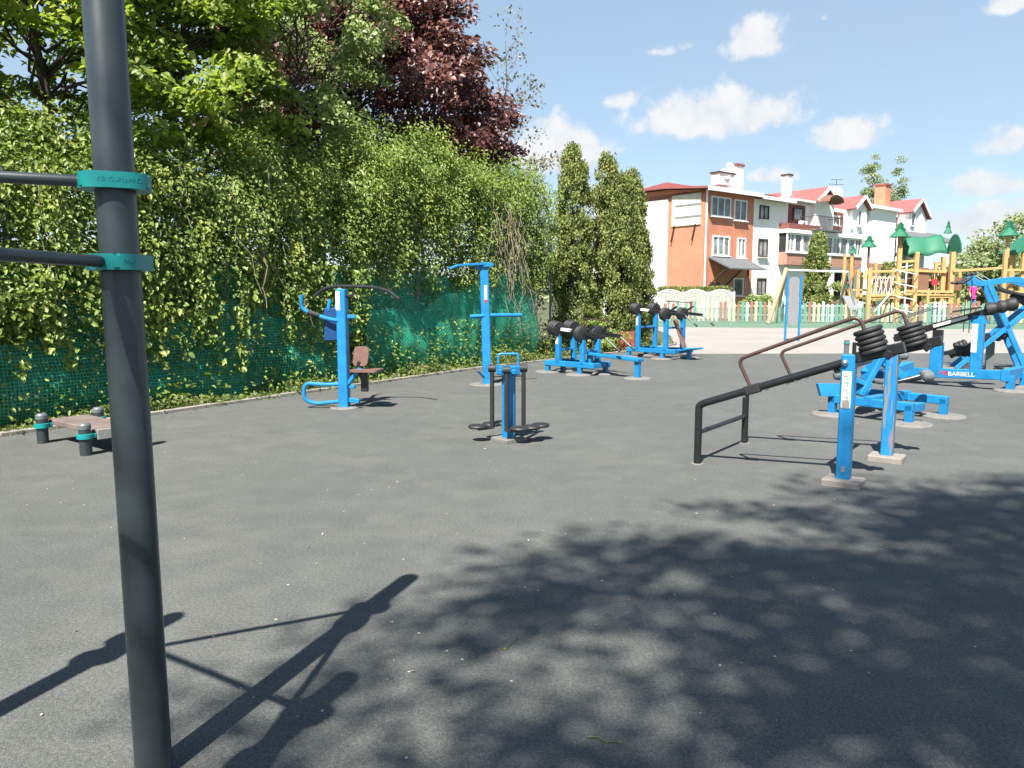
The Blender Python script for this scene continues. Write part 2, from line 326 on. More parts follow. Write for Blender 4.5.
def tree(name, label, cat, base, h, prof, rad, ncl, lpc, leaf, cr, lm, bark='bark', r0=.14, lean=(0, 0), up=.7, flat=.55, shell=.55, group=None, limbs=40, seed=1, droop=0, stems=1, outline=.3):
    """trunk with limbs, and a crown of leaf clumps; prof is a list of (height fraction, radius fraction)"""
    random.seed(seed); g = np.random.default_rng(seed)
    root = thing(name, label, cat, base, 0, group)
    zs = [p[0] for p in prof]; rs = [p[1] for p in prof]
    paths = []
    top = V((lean[0], lean[1], h * .93))
    for k in range(stems):
        off = V((random.uniform(-.25, .25), random.uniform(-.25, .25), 0)) * (stems > 1)
        tp = [off + V((lean[0] * t * t, lean[1] * t * t, h * .93 * t)) + V((random.uniform(-1, 1), random.uniform(-1, 1), 0)) * .02 * h * (0 < t < 1) + off * t * 2 for t in [i / 8 for i in range(9)]]
        paths.append((tp, [r0 * (1 - .9 * t / 8) * (1.25 if t == 0 else 1) for t in range(9)]))
    w = np.interp(np.linspace(zs[0], zs[-1], 60), zs, rs) ** 1.4 + .02
    zf = g.choice(np.linspace(zs[0], zs[-1], 60), ncl, p=w / w.sum()) + g.uniform(-.01, .01, ncl)
    an = g.uniform(0, 2 * math.pi, ncl); ph = g.uniform(0, 6.28, 4)
    wob = 1 + outline * (.5 * np.sin(2 * an + ph[0] + 7 * zf) + .5 * np.sin(5 * an + ph[1] - 11 * zf)) + g.normal(0, outline * .25, ncl)
    rr = rad * np.interp(zf, zs, rs) * wob * (shell + (1 - shell) * np.sqrt(g.random(ncl)) if shell else np.sqrt(g.random(ncl)))
    ax = np.stack([lean[0] * zf ** 2, lean[1] * zf ** 2, zf * h], 1)
    CC = ax + np.stack([np.cos(an) * rr, np.sin(an) * rr, np.zeros(ncl)], 1)
    for i in g.permutation(ncl)[:limbs]:
        c = V(CC[i]); t = max(.12, zf[i] - .35 * rr[i] / h - .05)
        s = V((lean[0] * t * t, lean[1] * t * t, t * h)); b = max(.012, r0 * .35 * (1 - t * .7))
        pts = wig(s, c, 5, .09); paths.append((pts, [b, b * .8, b * .6, b * .42, b * .28, .006]))
    if ncl * lpc:
        cs = cr * g.uniform(.6, 1.35, ncl)
        lp = np.maximum(4, (lpc * (cs / cr) ** 1.5).astype(int)); idx = np.repeat(np.arange(ncl), lp); n = len(idx)
        o = g.normal(size=(n, 3)); o = unit(o) * (g.random((n, 1)) ** .45); o[:, 2] *= flat
        P = CC[idx] + o * cs[idx][:, None]
        P[:, 2] -= droop * np.hypot(o[:, 0], o[:, 1]) ** 2 * cs[idx]
        N = np.stack([o[:, 0] * .5 - .22 * up, o[:, 1] * .5 - .55 * up, np.full(n, .8 * up)], 1) + g.normal(0, .55, (n, 3))
        T = np.stack([o[:, 0], o[:, 1], np.full(n, -.35)], 1) + g.normal(0, .5, (n, 3))
        leaves('crown', P, N, leaf * g.uniform(.65, 1.3, n), M[lm], root, T, full=lm == 'lf_maple' and base[1] > 0)
    tubes('trunk', paths, bark, root)
    return root
def thuja(label, base, h, rad, ncl=260, lpc=75, seed=1, group='thujas at the end of the green wall', tops=1, leaf=.10):
    g = np.random.default_rng(seed); random.seed(seed)
    root = thing('thuja', label, 'conifer', base, 0, group)
    zf = g.random(ncl) ** .85; an = g.uniform(0, 6.283, ncl)
    pr = np.interp(zf, [0, .08, .3, .6, .85, .95, 1], [.7, .9, 1, .9, .6, .4, .12])
    rr = rad * pr * (.7 + .35 * g.random(ncl)) * (1 + .2 * np.sin(3 * an + 9 * zf) + g.normal(0, .12, ncl))
    CC = np.stack([np.cos(an) * rr, np.sin(an) * rr, .1 + zf * (h - .25)], 1)
    if tops > 1:
        k = g.integers(0, tops, ncl); sh = (k - (tops - 1) / 2) * rad * .5; CC[:, 0] += sh * np.minimum(1, zf * 1.5); CC[:, 2] *= 1 - .1 * k * (zf > .5)
    idx = np.repeat(np.arange(ncl), lpc); n = len(idx); cs = rad * .30 * g.uniform(.6, 1.3, ncl)
    o = unit(g.normal(size=(n, 3))) * g.random((n, 1)) ** .5; o[:, 2] *= 1.5
    P = CC[idx] + o * cs[idx][:, None]
    out = np.stack([np.cos(an), np.sin(an), np.zeros(ncl)], 1)[idx]
    T = out * .5 + np.array([[0, 0, 1.0]]) + g.normal(0, .4, (n, 3)); N = out * .8 + g.normal(0, .7, (n, 3))
    leaves('foliage', P, N, leaf * g.uniform(.6, 1.4, n), M['lf_thuja'], root, T, wid=.26)
    paths = [([V((0, 0, 0)), V((0, 0, h * .5)), V((0, 0, h * .92))], [rad * .13, rad * .08, .01])]
    for i in range(30):
        c = V(CC[i]); paths.append(([V((0, 0, max(.1, c.z - .4))), c], [.02, .006]))
    tubes('trunk', paths, 'bark', root); return root

# ------------------------------------------------------------------ sky and sun
SUN_EL, SUN_DIR = R(53.5), V((.335, .942, 0)).normalized()      # SUN_DIR: the way the light travels over the ground
w = bpy.data.worlds.new('World'); scene.world = w; w.use_nodes = True; nt = w.node_tree
bg = nt.nodes['Background']; bg.inputs['Strength'].default_value = .075
sky = node(nt, 'ShaderNodeTexSky', sky_type='NISHITA'); sky.sun_disc = False; sky.sun_elevation = SUN_EL; sky.sun_rotation = math.atan2(-SUN_DIR.x, -SUN_DIR.y)
sky.altitude = 150; sky.air_density = 1.0; sky.dust_density = .3; sky.ozone_density = 1.3
tc = node(nt, 'ShaderNodeTexCoord'); sp = node(nt, 'ShaderNodeSeparateXYZ'); L(nt, tc.outputs['Generated'], sp.inputs[0])
def mth(op, a, b=None, c=None):
    n = node(nt, 'ShaderNodeMath', operation=op)
    for i, v in enumerate((a, b, c)):
        if v is None: continue
        if isinstance(v, (int, float)): n.inputs[i].default_value = v
        else: L(nt, v, n.inputs[i])
    return n.outputs[0]
az = mth('ARCTAN2', sp.outputs['X'], sp.outputs['Y']); el = mth('ARCSINE', sp.outputs['Z'])
cn = node(nt, 'ShaderNodeTexNoise'); cn.inputs['Scale'].default_value = 26; cn.inputs['Detail'].default_value = 7; cn.inputs['Roughness'].default_value = .58
L(nt, tc.outputs['Generated'], cn.inputs['Vector'])
cb = node(nt, 'ShaderNodeTexNoise'); cb.inputs['Scale'].default_value = 9; cb.inputs['Detail'].default_value = 3; L(nt, tc.outputs['Generated'], cb.inputs['Vector'])
# (px, py, half width px, half height px) of each cumulus as seen from the court
clouds = [(758, 42, 31, 22, 1), (712, 120, 82, 27, 1), (622, 103, 24, 11, .75), (655, 52, 26, 9, .6), (690, 46, 22, 9, .5), (850, 138, 42, 20, 1), (890, 128, 26, 9, .55), (1002, 145, 44, 19, .8), (1015, 4, 34, 10, .9),
          (985, 188, 46, 15, 1), (560, 155, 44, 30, 1), (940, 212, 30, 11, .6), (985, 224, 80, 22, 1), (770, 178, 34, 12, .7), (620, 150, 16, 9, .5), (300, -60, 90, 40, 1), (1200, 110, 80, 40, 1), (1350, 60, 90, 36, 1), (-200, 150, 100, 40, 1), (545, 4, 26, 8, .5), (825, 18, 10, 7, .5), (610, 200, 60, 18, .8), (900, 250, 70, 14, .7), (830, 160, 80, 18, .35)]
tot = None
for px, py, hw, hh, st in clouds:
    p = at(px, py, 10) - V((0, 0, EYE)); a0 = math.atan2(p.x, p.y); e0 = math.asin(p.normalized().z)
    q = at(px + hw, py, 10) - V((0, 0, EYE)); ra = abs(math.atan2(q.x, q.y) - a0) * 1.25; re = hh / FPX * 1.25 * .96
    dx = mth('DIVIDE', mth('SUBTRACT', az, a0), ra); dz = mth('DIVIDE', mth('SUBTRACT', el, e0), re)
    dz = mth('MAXIMUM', dz, mth('MULTIPLY', dz, -1.7))          # flatter undersides
    d = mth('SQRT', mth('ADD', mth('MULTIPLY', dx, dx), mth('MULTIPLY', dz, dz)))
    mk = mth('MULTIPLY', mth('SUBTRACT', 1, d), 1)
    mk = mth('MULTIPLY', mth('MAXIMUM', mth('ADD', mk, .6), 0), st)
    tot = mk if tot is None else mth('MAXIMUM', tot, mk)
f = mth('ADD', tot, mth('MULTIPLY', mth('SUBTRACT', cn.outputs['Fac'], .5), 1.7))
f = mth('ADD', f, mth('MULTIPLY', mth('SUBTRACT', cb.outputs['Fac'], .5), .5))
mr = node(nt, 'ShaderNodeMapRange', interpolation_type='SMOOTHSTEP'); mr.inputs['From Min'].default_value = .62; mr.inputs['From Max'].default_value = 1.12; L(nt, f, mr.inputs['Value'])
cc = ramp(nt, [(.3, (3.7, 4.05, 4.4)), (.62, (4.75, 4.8, 4.8))]); L(nt, cn.outputs['Fac'], cc.inputs['Fac'])
# thin high veil
hz = noise(nt, 2.4, 5, .6, tc.outputs['Generated']); hr = node(nt, 'ShaderNodeMapRange'); hr.inputs['From Min'].default_value = .35; hr.inputs['From Max'].default_value = .8; hr.inputs['To Min'].default_value = .5; hr.inputs['To Max'].default_value = .78; L(nt, hz.outputs['Fac'], hr.inputs['Value'])
er = node(nt, 'ShaderNodeMapRange', interpolation_type='SMOOTHSTEP'); er.inputs['From Min'].default_value = R(48); er.inputs['From Max'].default_value = R(14); L(nt, el, er.inputs['Value'])
m0 = node(nt, 'ShaderNodeMix', data_type='RGBA'); L(nt, mth('MULTIPLY', hr.outputs['Result'], er.outputs['Result']), m0.inputs['Factor']); L(nt, sky.outputs[0], m0.inputs['A']); m0.inputs['B'].default_value = (2.5, 3.3, 3.95, 1)
m1 = node(nt, 'ShaderNodeMix', data_type='RGBA'); L(nt, mth('MULTIPLY', mr.outputs['Result'], .95), m1.inputs['Factor']); L(nt, m0.outputs['Result'], m1.inputs['A']); L(nt, cc.outputs['Color'], m1.inputs['B'])
L(nt, m1.outputs['Result'], bg.inputs['Color'])
sl = bpy.data.lights.new('sun', 'SUN'); sl.energy = 5; sl.angle = R(.53); sl.color = (1, .955, .88)
so = bpy.data.objects.new('sun', sl); C.objects.link(so); so.location = (-10, -20, 40)
so.rotation_euler = V((SUN_DIR.x * math.cos(SUN_EL), SUN_DIR.y * math.cos(SUN_EL), -math.sin(SUN_EL))).to_track_quat('-Z', 'Y').to_euler()
scene.view_settings.view_transform = 'Standard'; scene.view_settings.look = 'None'; scene.view_settings.exposure = 1.42; scene.view_settings.gamma = 1
scene.render.engine = 'CYCLES'; scene.cycles.max_bounces = 6; scene.cycles.transparent_max_bounces = 16; scene.cycles.diffuse_bounces = 3; scene.cycles.glossy_bounces = 2; scene.cycles.transmission_bounces = 3

# ------------------------------------------------------------------ setting
def sheet(name, pts, z, material):
    bm = bmesh.new(); bm.faces.new([bm.verts.new((x, y, z)) for x, y in pts]); bmesh.ops.recalc_face_normals(bm, faces=bm.faces)
    me = bpy.data.meshes.new(name); bm.to_mesh(me); bm.free(); o = link(name, me, M[material]); o['kind'] = 'structure'
    if me.polygons[0].normal.z < 0: me.flip_normals()
    return o
KERB = [(-11.4, -1), (-5.7, 8.23), (-2.05, 14.05), (-.75, 16.1), (1.6, 19.15), (3.55, 21.5), (5.4, 24.5), (6.4, 30), (6.9, 36)]
sheet('ground', [(2500 * math.cos(a * math.pi / 18), 2500 * math.sin(a * math.pi / 18)) for a in range(36)], -.05, 'soil')
sheet('plaza', [(x, y) for x, y in KERB[4:]] + [(7, 39.3), (34, 34.5), (70, 30), (70, 18), (3, 18)], -.004, 'plaza')
sheet('rubber_court', KERB[:6] + [(4.9, 20.55), (32, 21.4), (32, -14), (-11.4, -14)], 0, 'court')
sheet('playground_surface', [(6, 39.6), (34, 34.8), (70, 31), (70, 70), (30, 70), (8, 60)], -.02, 'playgreen')
kb = MB()
for (a, b_) in zip(KERB, KERB[1:]):
    A, B = V((*a, 0)), V((*b_, 0)); d = (B - A); n = max(1, round(d.length)); nn_ = V((-d.y, d.x, 0)).normalized() * .05
    for i in range(n):
        p, q = A + d * (i + .006) / n + nn_, A + d * (i + .994) / n + nn_
        kb.beam(p + V((0, 0, -.06 + random.uniform(0, .008))), q + V((0, 0, -.06 + random.uniform(0, .008))), .09, .20, .008)
tag(kb.build('kerb', 'kerb'), kind='structure')

# fence line, .75 m behind the kerb
FL = [V((-11.4 - .64, -1 + .4, 0)), V((-5.7 - .64, 8.23 + .4, 0)), V((-2.05 - .63, 14.05 + .4, 0)), V((-.75 - .6, 16.1 + .42, 0)), V((1.0, 19.75, 0))]
CUM = [0]
for a, b_ in zip(FL, FL[1:]): CUM.append(CUM[-1] + (b_ - a).length)
FLEN = CUM[-1]
def fpos(u, off=0):
    """points along the fence; off > 0 is towards the court (arrays)"""
    u = np.atleast_1d(np.asarray(u, float)); x = np.interp(u, CUM, [p.x for p in FL]); y = np.interp(u, CUM, [p.y for p in FL])
    x2 = np.interp(u + .3, CUM, [p.x for p in FL]); y2 = np.interp(u + .3, CUM, [p.y for p in FL]); x1 = np.interp(u - .3, CUM, [p.x for p in FL]); y1 = np.interp(u - .3, CUM, [p.y for p in FL])
    d = unit(np.stack([x2 - x1, y2 - y1], 1)); off = np.broadcast_to(off, u.shape)
    return np.stack([x + d[:, 1] * off, y - d[:, 0] * off], 1)
def hz1(u, s): return np.sin(u * 1.1 * s + 1) * .5 + np.sin(u * 2.7 * s + 2.2) * .3 + np.sin(u * 6.1 * s) * .2
fence = thing('net_fence', 'tall grey post fence hung with teal netting along the left edge of the court', 'fence', FL[0])
fo = np.array(FL[0])
for u in np.arange(1.2, FLEN, 2.55):
    p = fpos(u, .02)[0] - fo[:2]; MB().beam((p[0], p[1], -.1), (p[0], p[1], 3.1), .06, .06).build('post', 'galv', fence)
mb = MB()
for z in (.35, 1.6, 2.9):
    us = np.arange(.3, FLEN, .8); P = fpos(us, .0) - fo[:2]; mb.tube([(p[0], p[1], z) for p in P], .006, 5)
mb.build('wire', 'galv', fence)
def net(u0, u1, z0f, z1f, offf, seed):
    g = np.random.default_rng(seed); nu, nz = int((u1 - u0) / .06), 34
    U, T = np.meshgrid(np.linspace(u0, u1, nu), np.linspace(0, 1, nz), indexing='ij'); U = U.ravel(); T = T.ravel()
    z = z0f(U) * (1 - T) + z1f(U) * T; ph = g.uniform(0, 6, 6)
    o = offf(U, T) + .05 * np.sin(U * 3.1 + ph[0] + 3 * T + 1.5 * np.sin(U * 1.3)) + .02 * np.sin(U * 11 + ph[1] - 5 * T + 2 * np.sin(U * 2.1)) + .05 * np.sin(U * 2 + T * 7 + ph[2]) + .008 * np.sin(U * 33 + T * 7 + 2 * np.sin(U * 4))
    P = fpos(U, o) - fo[:2]; v = np.column_stack([P, z])
    i = (np.arange(nu - 1)[:, None] * nz + np.arange(nz - 1)[None]).ravel(); f = np.stack([i, i + nz, i + nz + 1, i + 1], 1)
    o_ = np_mesh('netting', v, f, M['net'], fence); me = o_.data
    uv = me.uv_layers.new(name='UVMap'); vi = np.empty(len(me.loops), dtype=np.int32); me.loops.foreach_get('vertex_index', vi)
    a = R(38 * (seed % 2)); UU = U[vi] * math.cos(a) + z[vi] * math.sin(a); ZZ = -U[vi] * math.sin(a) + z[vi] * math.cos(a)
    uv.data.foreach_set('uv', np.stack([UU, ZZ], 1).astype(np.float32).ravel())
    me.polygons.foreach_set('use_smooth', np.ones(len(me.polygons), dtype=bool))
UG0 = 16.55; UG1 = 17.35                   # opening in the netting beside the lat machine
belly = lambda U, T: .22 + .16 * np.sin(np.pi * np.minimum(1, T * 1.5)) * (.6 + .4 * hz1(U, 1))
net(1.0, UG0, lambda U: .0 * U + .03, lambda U: 1.15 + .4 * hz1(U, .8), belly, 2)
net(UG1, 23.0, lambda U: .0 * U + .05, lambda U: 1.25 + .3 * hz1(U, .7) + 1.1 * np.clip((U - 19) / 2.5, 0, 1), belly, 3)
net(4.0, 23.6, lambda U: .9 + 0 * U, lambda U: 2.05 + .25 * hz1(U, 1.3), lambda U, T: .03 + 0 * U, 4)

# vine curtain over the fence
hedge = thing('vine_hedge', 'thick green vine curtain hanging over the tall fence left of the court', 'climbing plant', FL[0])
def htop(u): return 3.25 + 1.05 * np.clip((u - 14.5) / 3.5, 0, 1) + .35 * hz1(u, .9)
g = np.random.default_rng(3); PP, NN, TT, SS = [], [], [], []
stems = []
for k in range(1500):
    u = g.uniform(3, FLEN - .1)
    if math.sin(u * 2.9 + .6 * math.sin(u * 1.3)) + .6 * math.sin(u * 6.3 + 1) < -.75 and g.random() < .85: continue
    hh = float(htop(np.array(u))); z = hh * (.45 + .58 * g.random() ** .6); off = g.choice([g.uniform(-.3, .15), g.uniform(.1, .42)]) * (.7 + .5 * math.sin(u * 2.3 + 1.7 * z)); ln = g.uniform(.4, 1.7)
    ln = min(ln, z - (.45 if off > .2 else .15)) * (1 if g.random() < .75 else 1.25)
    if ln < .1: continue
    if u > 17.2 and off > .05 and z - ln < 1.7: ln = max(.15, z - 1.7 - g.random() * .4)
    n = int(ln * 52); t = np.sort(g.random(n)); wx = np.cumsum(g.normal(0, .018, n))
    p = fpos(u + wx + g.normal(0, .07, n), off + .10 * np.sin(t * 5) + g.normal(0, .06, n)); zz = z - t * ln + g.normal(0, .05, n)
    PP.append(np.column_stack([p - fo[:2], zz])); 
    nrm = np.tile(np.array([[.4, -.72, .75]]), (n, 1)) + g.normal(0, .5, (n, 3)); NN.append(nrm)
    TT.append(np.tile(np.array([[.3, -.2, -.9]]), (n, 1)) + g.normal(0, .5, (n, 3))); SS.append(g.uniform(.04, .09, n))
    if k % 25 == 0: 
        a = fpos(u, off)[0] - fo[:2]; pts = wig((a[0], a[1], z), (a[0] + g.uniform(-.2, .2), a[1] + g.uniform(-.2, .2), max(.02, z - ln * 1.5)), 6, .06); stems.append((pts, .003 + .004 * random.random()))
for k in range(1050):                        # billowing clumps of leaves on the face and along the crest
    u0 = g.uniform(3, FLEN - .1); hh = float(htop(np.array(u0))); zc = hh * (.3 + .78 * g.random() ** .7) if k % 5 else hh + g.uniform(-.1, .42); rc = g.uniform(.14, .42); zc = max(zc, 1.9) if u0 > 17.3 else zc; rc = rc * (1.2 if zc > hh else 1); oc = g.uniform(-.5, .34) - (.4 if zc > hh else 0)
    n = int(480 * rc ** 1.5) + 20; o = unit(g.normal(size=(n, 3))) * g.random((n, 1)) ** .4 * rc; o[:, 2] *= 1.25
    P = np.column_stack([fpos(u0 + o[:, 0], oc + o[:, 1]) - fo[:2], zc + o[:, 2]]); PP.append(P)
    NN.append(np.column_stack([o[:, 1] * 1.2 / rc + .2, -o[:, 1] * .8 / rc - .5, o[:, 2] * .8 / rc + .75]) + g.normal(0, .6, (n, 3))); TT.append(np.tile(np.array([[.2, -.1, -.7]]), (n, 1)) + g.normal(0, .7, (n, 3))); SS.append(g.uniform(.035, .09, n))
nf = 46000                                   # inner mass of the curtain
u = g.uniform(1.0, FLEN, nf); z = .25 + g.random(nf) ** .8 * (htop(u) - .25); off = g.uniform(-1.5, -.05, nf)
clump = np.sin(u * 3.1 + z * 2) + np.sin(u * 7.7 - z * 4.3 + off * 5) + g.normal(0, .5, nf); k = clump > -.55; u, z, off = u[k], z[k], off[k]; n = len(u)
PP.append(np.column_stack([fpos(u, off) - fo[:2], z])); NN.append(np.tile(np.array([[.6, -.4, .9]]), (n, 1)) + g.normal(0, .6, (n, 3))); TT.append(g.normal(0, 1, (n, 3))); SS.append(g.uniform(.07, .13, n))
# extra leaf mass added low behind the fence to darken the lit backdrop
nb = 22000; u = g.uniform(1, FLEN, nb); z = g.random(nb) * 2.0; off = g.uniform(-2.6, -.5, nb)
PP.append(np.column_stack([fpos(u, off) - fo[:2], z])); NN.append(g.normal(0, 1, (nb, 3))); TT.append(g.normal(0, 1, (nb, 3))); SS.append(g.uniform(.10, .17, nb))
ns = 130                                     # trailing tips in front of the netting
for k in range(ns):
    u0 = g.uniform(5, 17.3); zt = g.uniform(1.3, 2.2); ln = g.uniform(.4, 1.0); n = int(ln * 60); t = g.random(n)
    PP.append(np.column_stack([fpos(u0 + g.normal(0, .09, n) * (1.2 - t), .38 + g.normal(0, .06, n)) - fo[:2], zt - t * ln])); NN.append(np.tile(np.array([[.4, -.72, .75]]), (n, 1)) + g.normal(0, .45, (n, 3))); TT.append(np.tile(np.array([[.3, -.2, -.9]]), (n, 1)) + g.normal(0, .5, (n, 3))); SS.append(g.uniform(.06, .12, n))
nw = 14000; u = g.uniform(3, FLEN, nw); z = g.random(nw) ** 1.5 * (1.0 + .35 * hz1(u, 2)); off = g.uniform(-.3, .55, nw) * (1 - .4 * z)  # undergrowth pushing through the net at the bottom
PP.append(np.column_stack([fpos(u, off) - fo[:2], z])); NN.append(np.tile(np.array([[.5, -.3, .9]]), (nw, 1)) + g.normal(0, .5, (nw, 3))); TT.append(g.normal(0, 1, (nw, 3))); SS.append(g.uniform(.04, .10, nw))
leaves('foliage', np.concatenate(PP), np.concatenate(NN), np.concatenate(SS), M['lf_vine'], hedge, np.concatenate(TT), wid=.27, full=True)
for px_u, cnt in ((22.2, 50), (21.5, 16), (14.8, 10), (13.8, 5), (11.8, 3), (23.2, 14)):   # bundles of bare stems
    for k in range(cnt):
        uu = px_u + g.normal(0, .28); a = fpos(uu, g.uniform(.2, .5))[0] - fo[:2]; zt = g.uniform(2.2, 3.7)
        stems.append((wig((a[0], a[1], zt), (a[0] + g.normal(0, .22), a[1] + g.normal(0, .22), zt - g.uniform(.7, 1.8)), 7, .07), .0035 + .004 * random.random()))
tag(tubes('stems', stems, 'drystem', hedge, 4), kind='stuff')

# weeds on the strip by the kerb
g = np.random.default_rng(8); PP, NN, TT, SS = [], [], [], []
KC = [0]
for a, b_ in zip(KERB, KERB[1:]): KC.append(KC[-1] + math.dist(a, b_))
for k in range(1250):
    u = g.uniform(3, KC[6]); x = np.interp(u, KC, [p[0] for p in KERB]); y = np.interp(u, KC, [p[1] for p in KERB]); o = abs(g.normal(0, .3)) + .10 if u < KC[4] else g.uniform(.1, 2.2)
    x -= .84 * o; y += .53 * o; hgt = g.uniform(.04, .2) * (1.6 if u > KC[3] else 1) * (.5 + .8 * (math.sin(u * 2.1) + 1) / 2); n = g.integers(10, 30)
    q = g.normal(0, 1, (n, 3)) * np.array([.09, .09, 0]); zz = g.random(n) * hgt
    PP.append(np.column_stack([x + q[:, 0], y + q[:, 1], zz - .01])); T = np.column_stack([q[:, 0] * 6, q[:, 1] * 6, np.ones(n) * .9]) + g.normal(0, .3, (n, 3)); TT.append(T); NN.append(g.normal(0, .6, (n, 3)) + np.array([[.3, -.3, .7]])); SS.append(g.uniform(.04, .11, n))
tag(leaves('weeds', np.concatenate(PP), np.concatenate(NN), np.concatenate(SS), M['lf_weed'], None, np.concatenate(TT), wid=.2), 'light green weeds and grass on the strip behind the kerb', 'weeds', kind='stuff')

# leaf litter and crumbs on the rubber
g = np.random.default_rng(77); n = 520; x = g.uniform(-6, 9, n); y = 1.2 + g.random(n) ** 1.6 * 14; k = (x - (-5.7)) * .849 - (y - 8.23) * .528 > .15; x, y = x[k], y[k]; n = len(x)
tag(leaves('litter', np.column_stack([x, y, np.full(n, .006)]), np.tile(np.array([[0, 0, 1.0]]), (n, 1)) + g.normal(0, .25, (n, 3)), g.uniform(.006, .024, n), mat('dry_litter', (.34, .31, .22), .9, var=.4), None), 'tiny dry leaf scraps and crumbs scattered over the rubber court', 'litter', kind='stuff')

# ------------------------------------------------------------------ trees by the court
GL = 'green trees behind the vine curtain'
full = [(.28, .35), (.4, .85), (.6, 1), (.8, .75), (1, .15)]
tree('maple_tree', 'bright green maple with tiered leaves behind the dark pole at the left edge', 'tree', (-7.2, 12.1, 0), 10, [(.30, .5), (.44, .9), (.6, 1), (.8, .75), (1, .15)], 2.8, 210, 165, .125, .6, 'lf_maple', flat=.35, up=1.1, shell=.45, seed=4, limbs=60, droop=.25, group=GL)
tree('maple_tree', 'green maple with a pale thin trunk right of the dark pole', 'tree', (-5.5, 13.0, 0), 10.0, [(.31, .5), (.44, .9), (.6, 1), (.8, .75), (1, .15)], 1.9, 115, 130, .12, .5, 'lf_maple', flat=.35, up=1.1, shell=.45, seed=9, limbs=60, droop=.25, r0=.11, group=GL)
tree('ash_tree', 'pale yellow green ash tree with feathery leaves in front of the red maple', 'tree', (-4.6, 15.6, 0), 9.2, [(.42, .3), (.55, .9), (.75, 1), (1, .3)], 2.1, 80, 220, .10, .44, 'lf_ash', flat=.5, up=.8, shell=.4, seed=14, limbs=60, r0=.10, lean=(.7, 0), droop=.5)
tree('red_maple', 'dark purple red maple rising above the vine curtain', 'tree', (-4.25, 21.5, 0), 13.5, [(.28, .55), (.36, .95), (.46, 1), (.62, .78), (.8, .5), (1, .08)], 4.2, 380, 230, .15, .68, 'lf_red', flat=.5, up=.9, shell=.5, seed=21, limbs=70, r0=.2, outline=.22)
tree('young_tree', 'sparse grey green young tree showing right of the red maple', 'tree', (-.2, 24.5, 0), 10.2, [(.3, .5), (.55, 1), (.8, .7), (1, .1)], 1.7, 70, 26, .12, .5, 'lf_thin', shell=.3, seed=30, limbs=60, r0=.07, up=.3)
tree('maple_tree', 'dense low maple filling the gap between pole and left picture edge', 'tree', (-10.6, 10.9, 0), 8.6, [(.2, .6), (.45, 1), (.75, .85), (1, .2)], 2.8, 110, 200, .12, .65, 'lf_maple', flat=.4, up=1, shell=.45, seed=33, limbs=50, droop=.2, group=GL)
# the shade tree stands behind the camera; its shadow lies over the court
st_ = tree('shade_tree', 'broad leafy tree behind the camera that shades the near court', 'tree', (1.5, -6.2, 0), 15, [(.58, .5), (.66, .95), (.76, 1), (.88, .8), (.96, .4)], 3.3, 420, 92, .10, .46, 'lf_maple', flat=.6, up=.9, shell=.0, outline=.14, seed=41, limbs=90, r0=.18, lean=(-.7, 1.7))
st_.scale = (1.3, .8, 1); st_.rotation_euler = (0, 0, R(-8))
thuja('slim pointed thuja nearest the vine curtain, leftmost of the dark conifers', (1.7, 21.4, 0), 5.75, .58, seed=51, ncl=330, lpc=110, leaf=.075)
thuja('tall twin pointed thuja behind the left barbell machine', (2.95, 22.6, 0), 5.7, .64, seed=52, ncl=420, lpc=110, leaf=.075, tops=2)
thuja('thick thuja between its taller neighbour and the pale red brick house', (3.6, 23.2, 0), 5.35, .56, seed=53, ncl=380, lpc=110, leaf=.075)
thuja('short thuja at the right end of the conifers, against the white wall', (3.95, 23.9, 0), 3.8, .48, seed=54, ncl=260, lpc=110, leaf=.075)
tree('bush', 'low leafy shrub at the foot of the thujas', 'shrub', (2.3, 21.3, 0), 1.0, [(.1, .8), (.4, 1), (1, .4)], .9, 40, 70, .07, .2, 'lf_vine', seed=58, limbs=20, r0=.03)

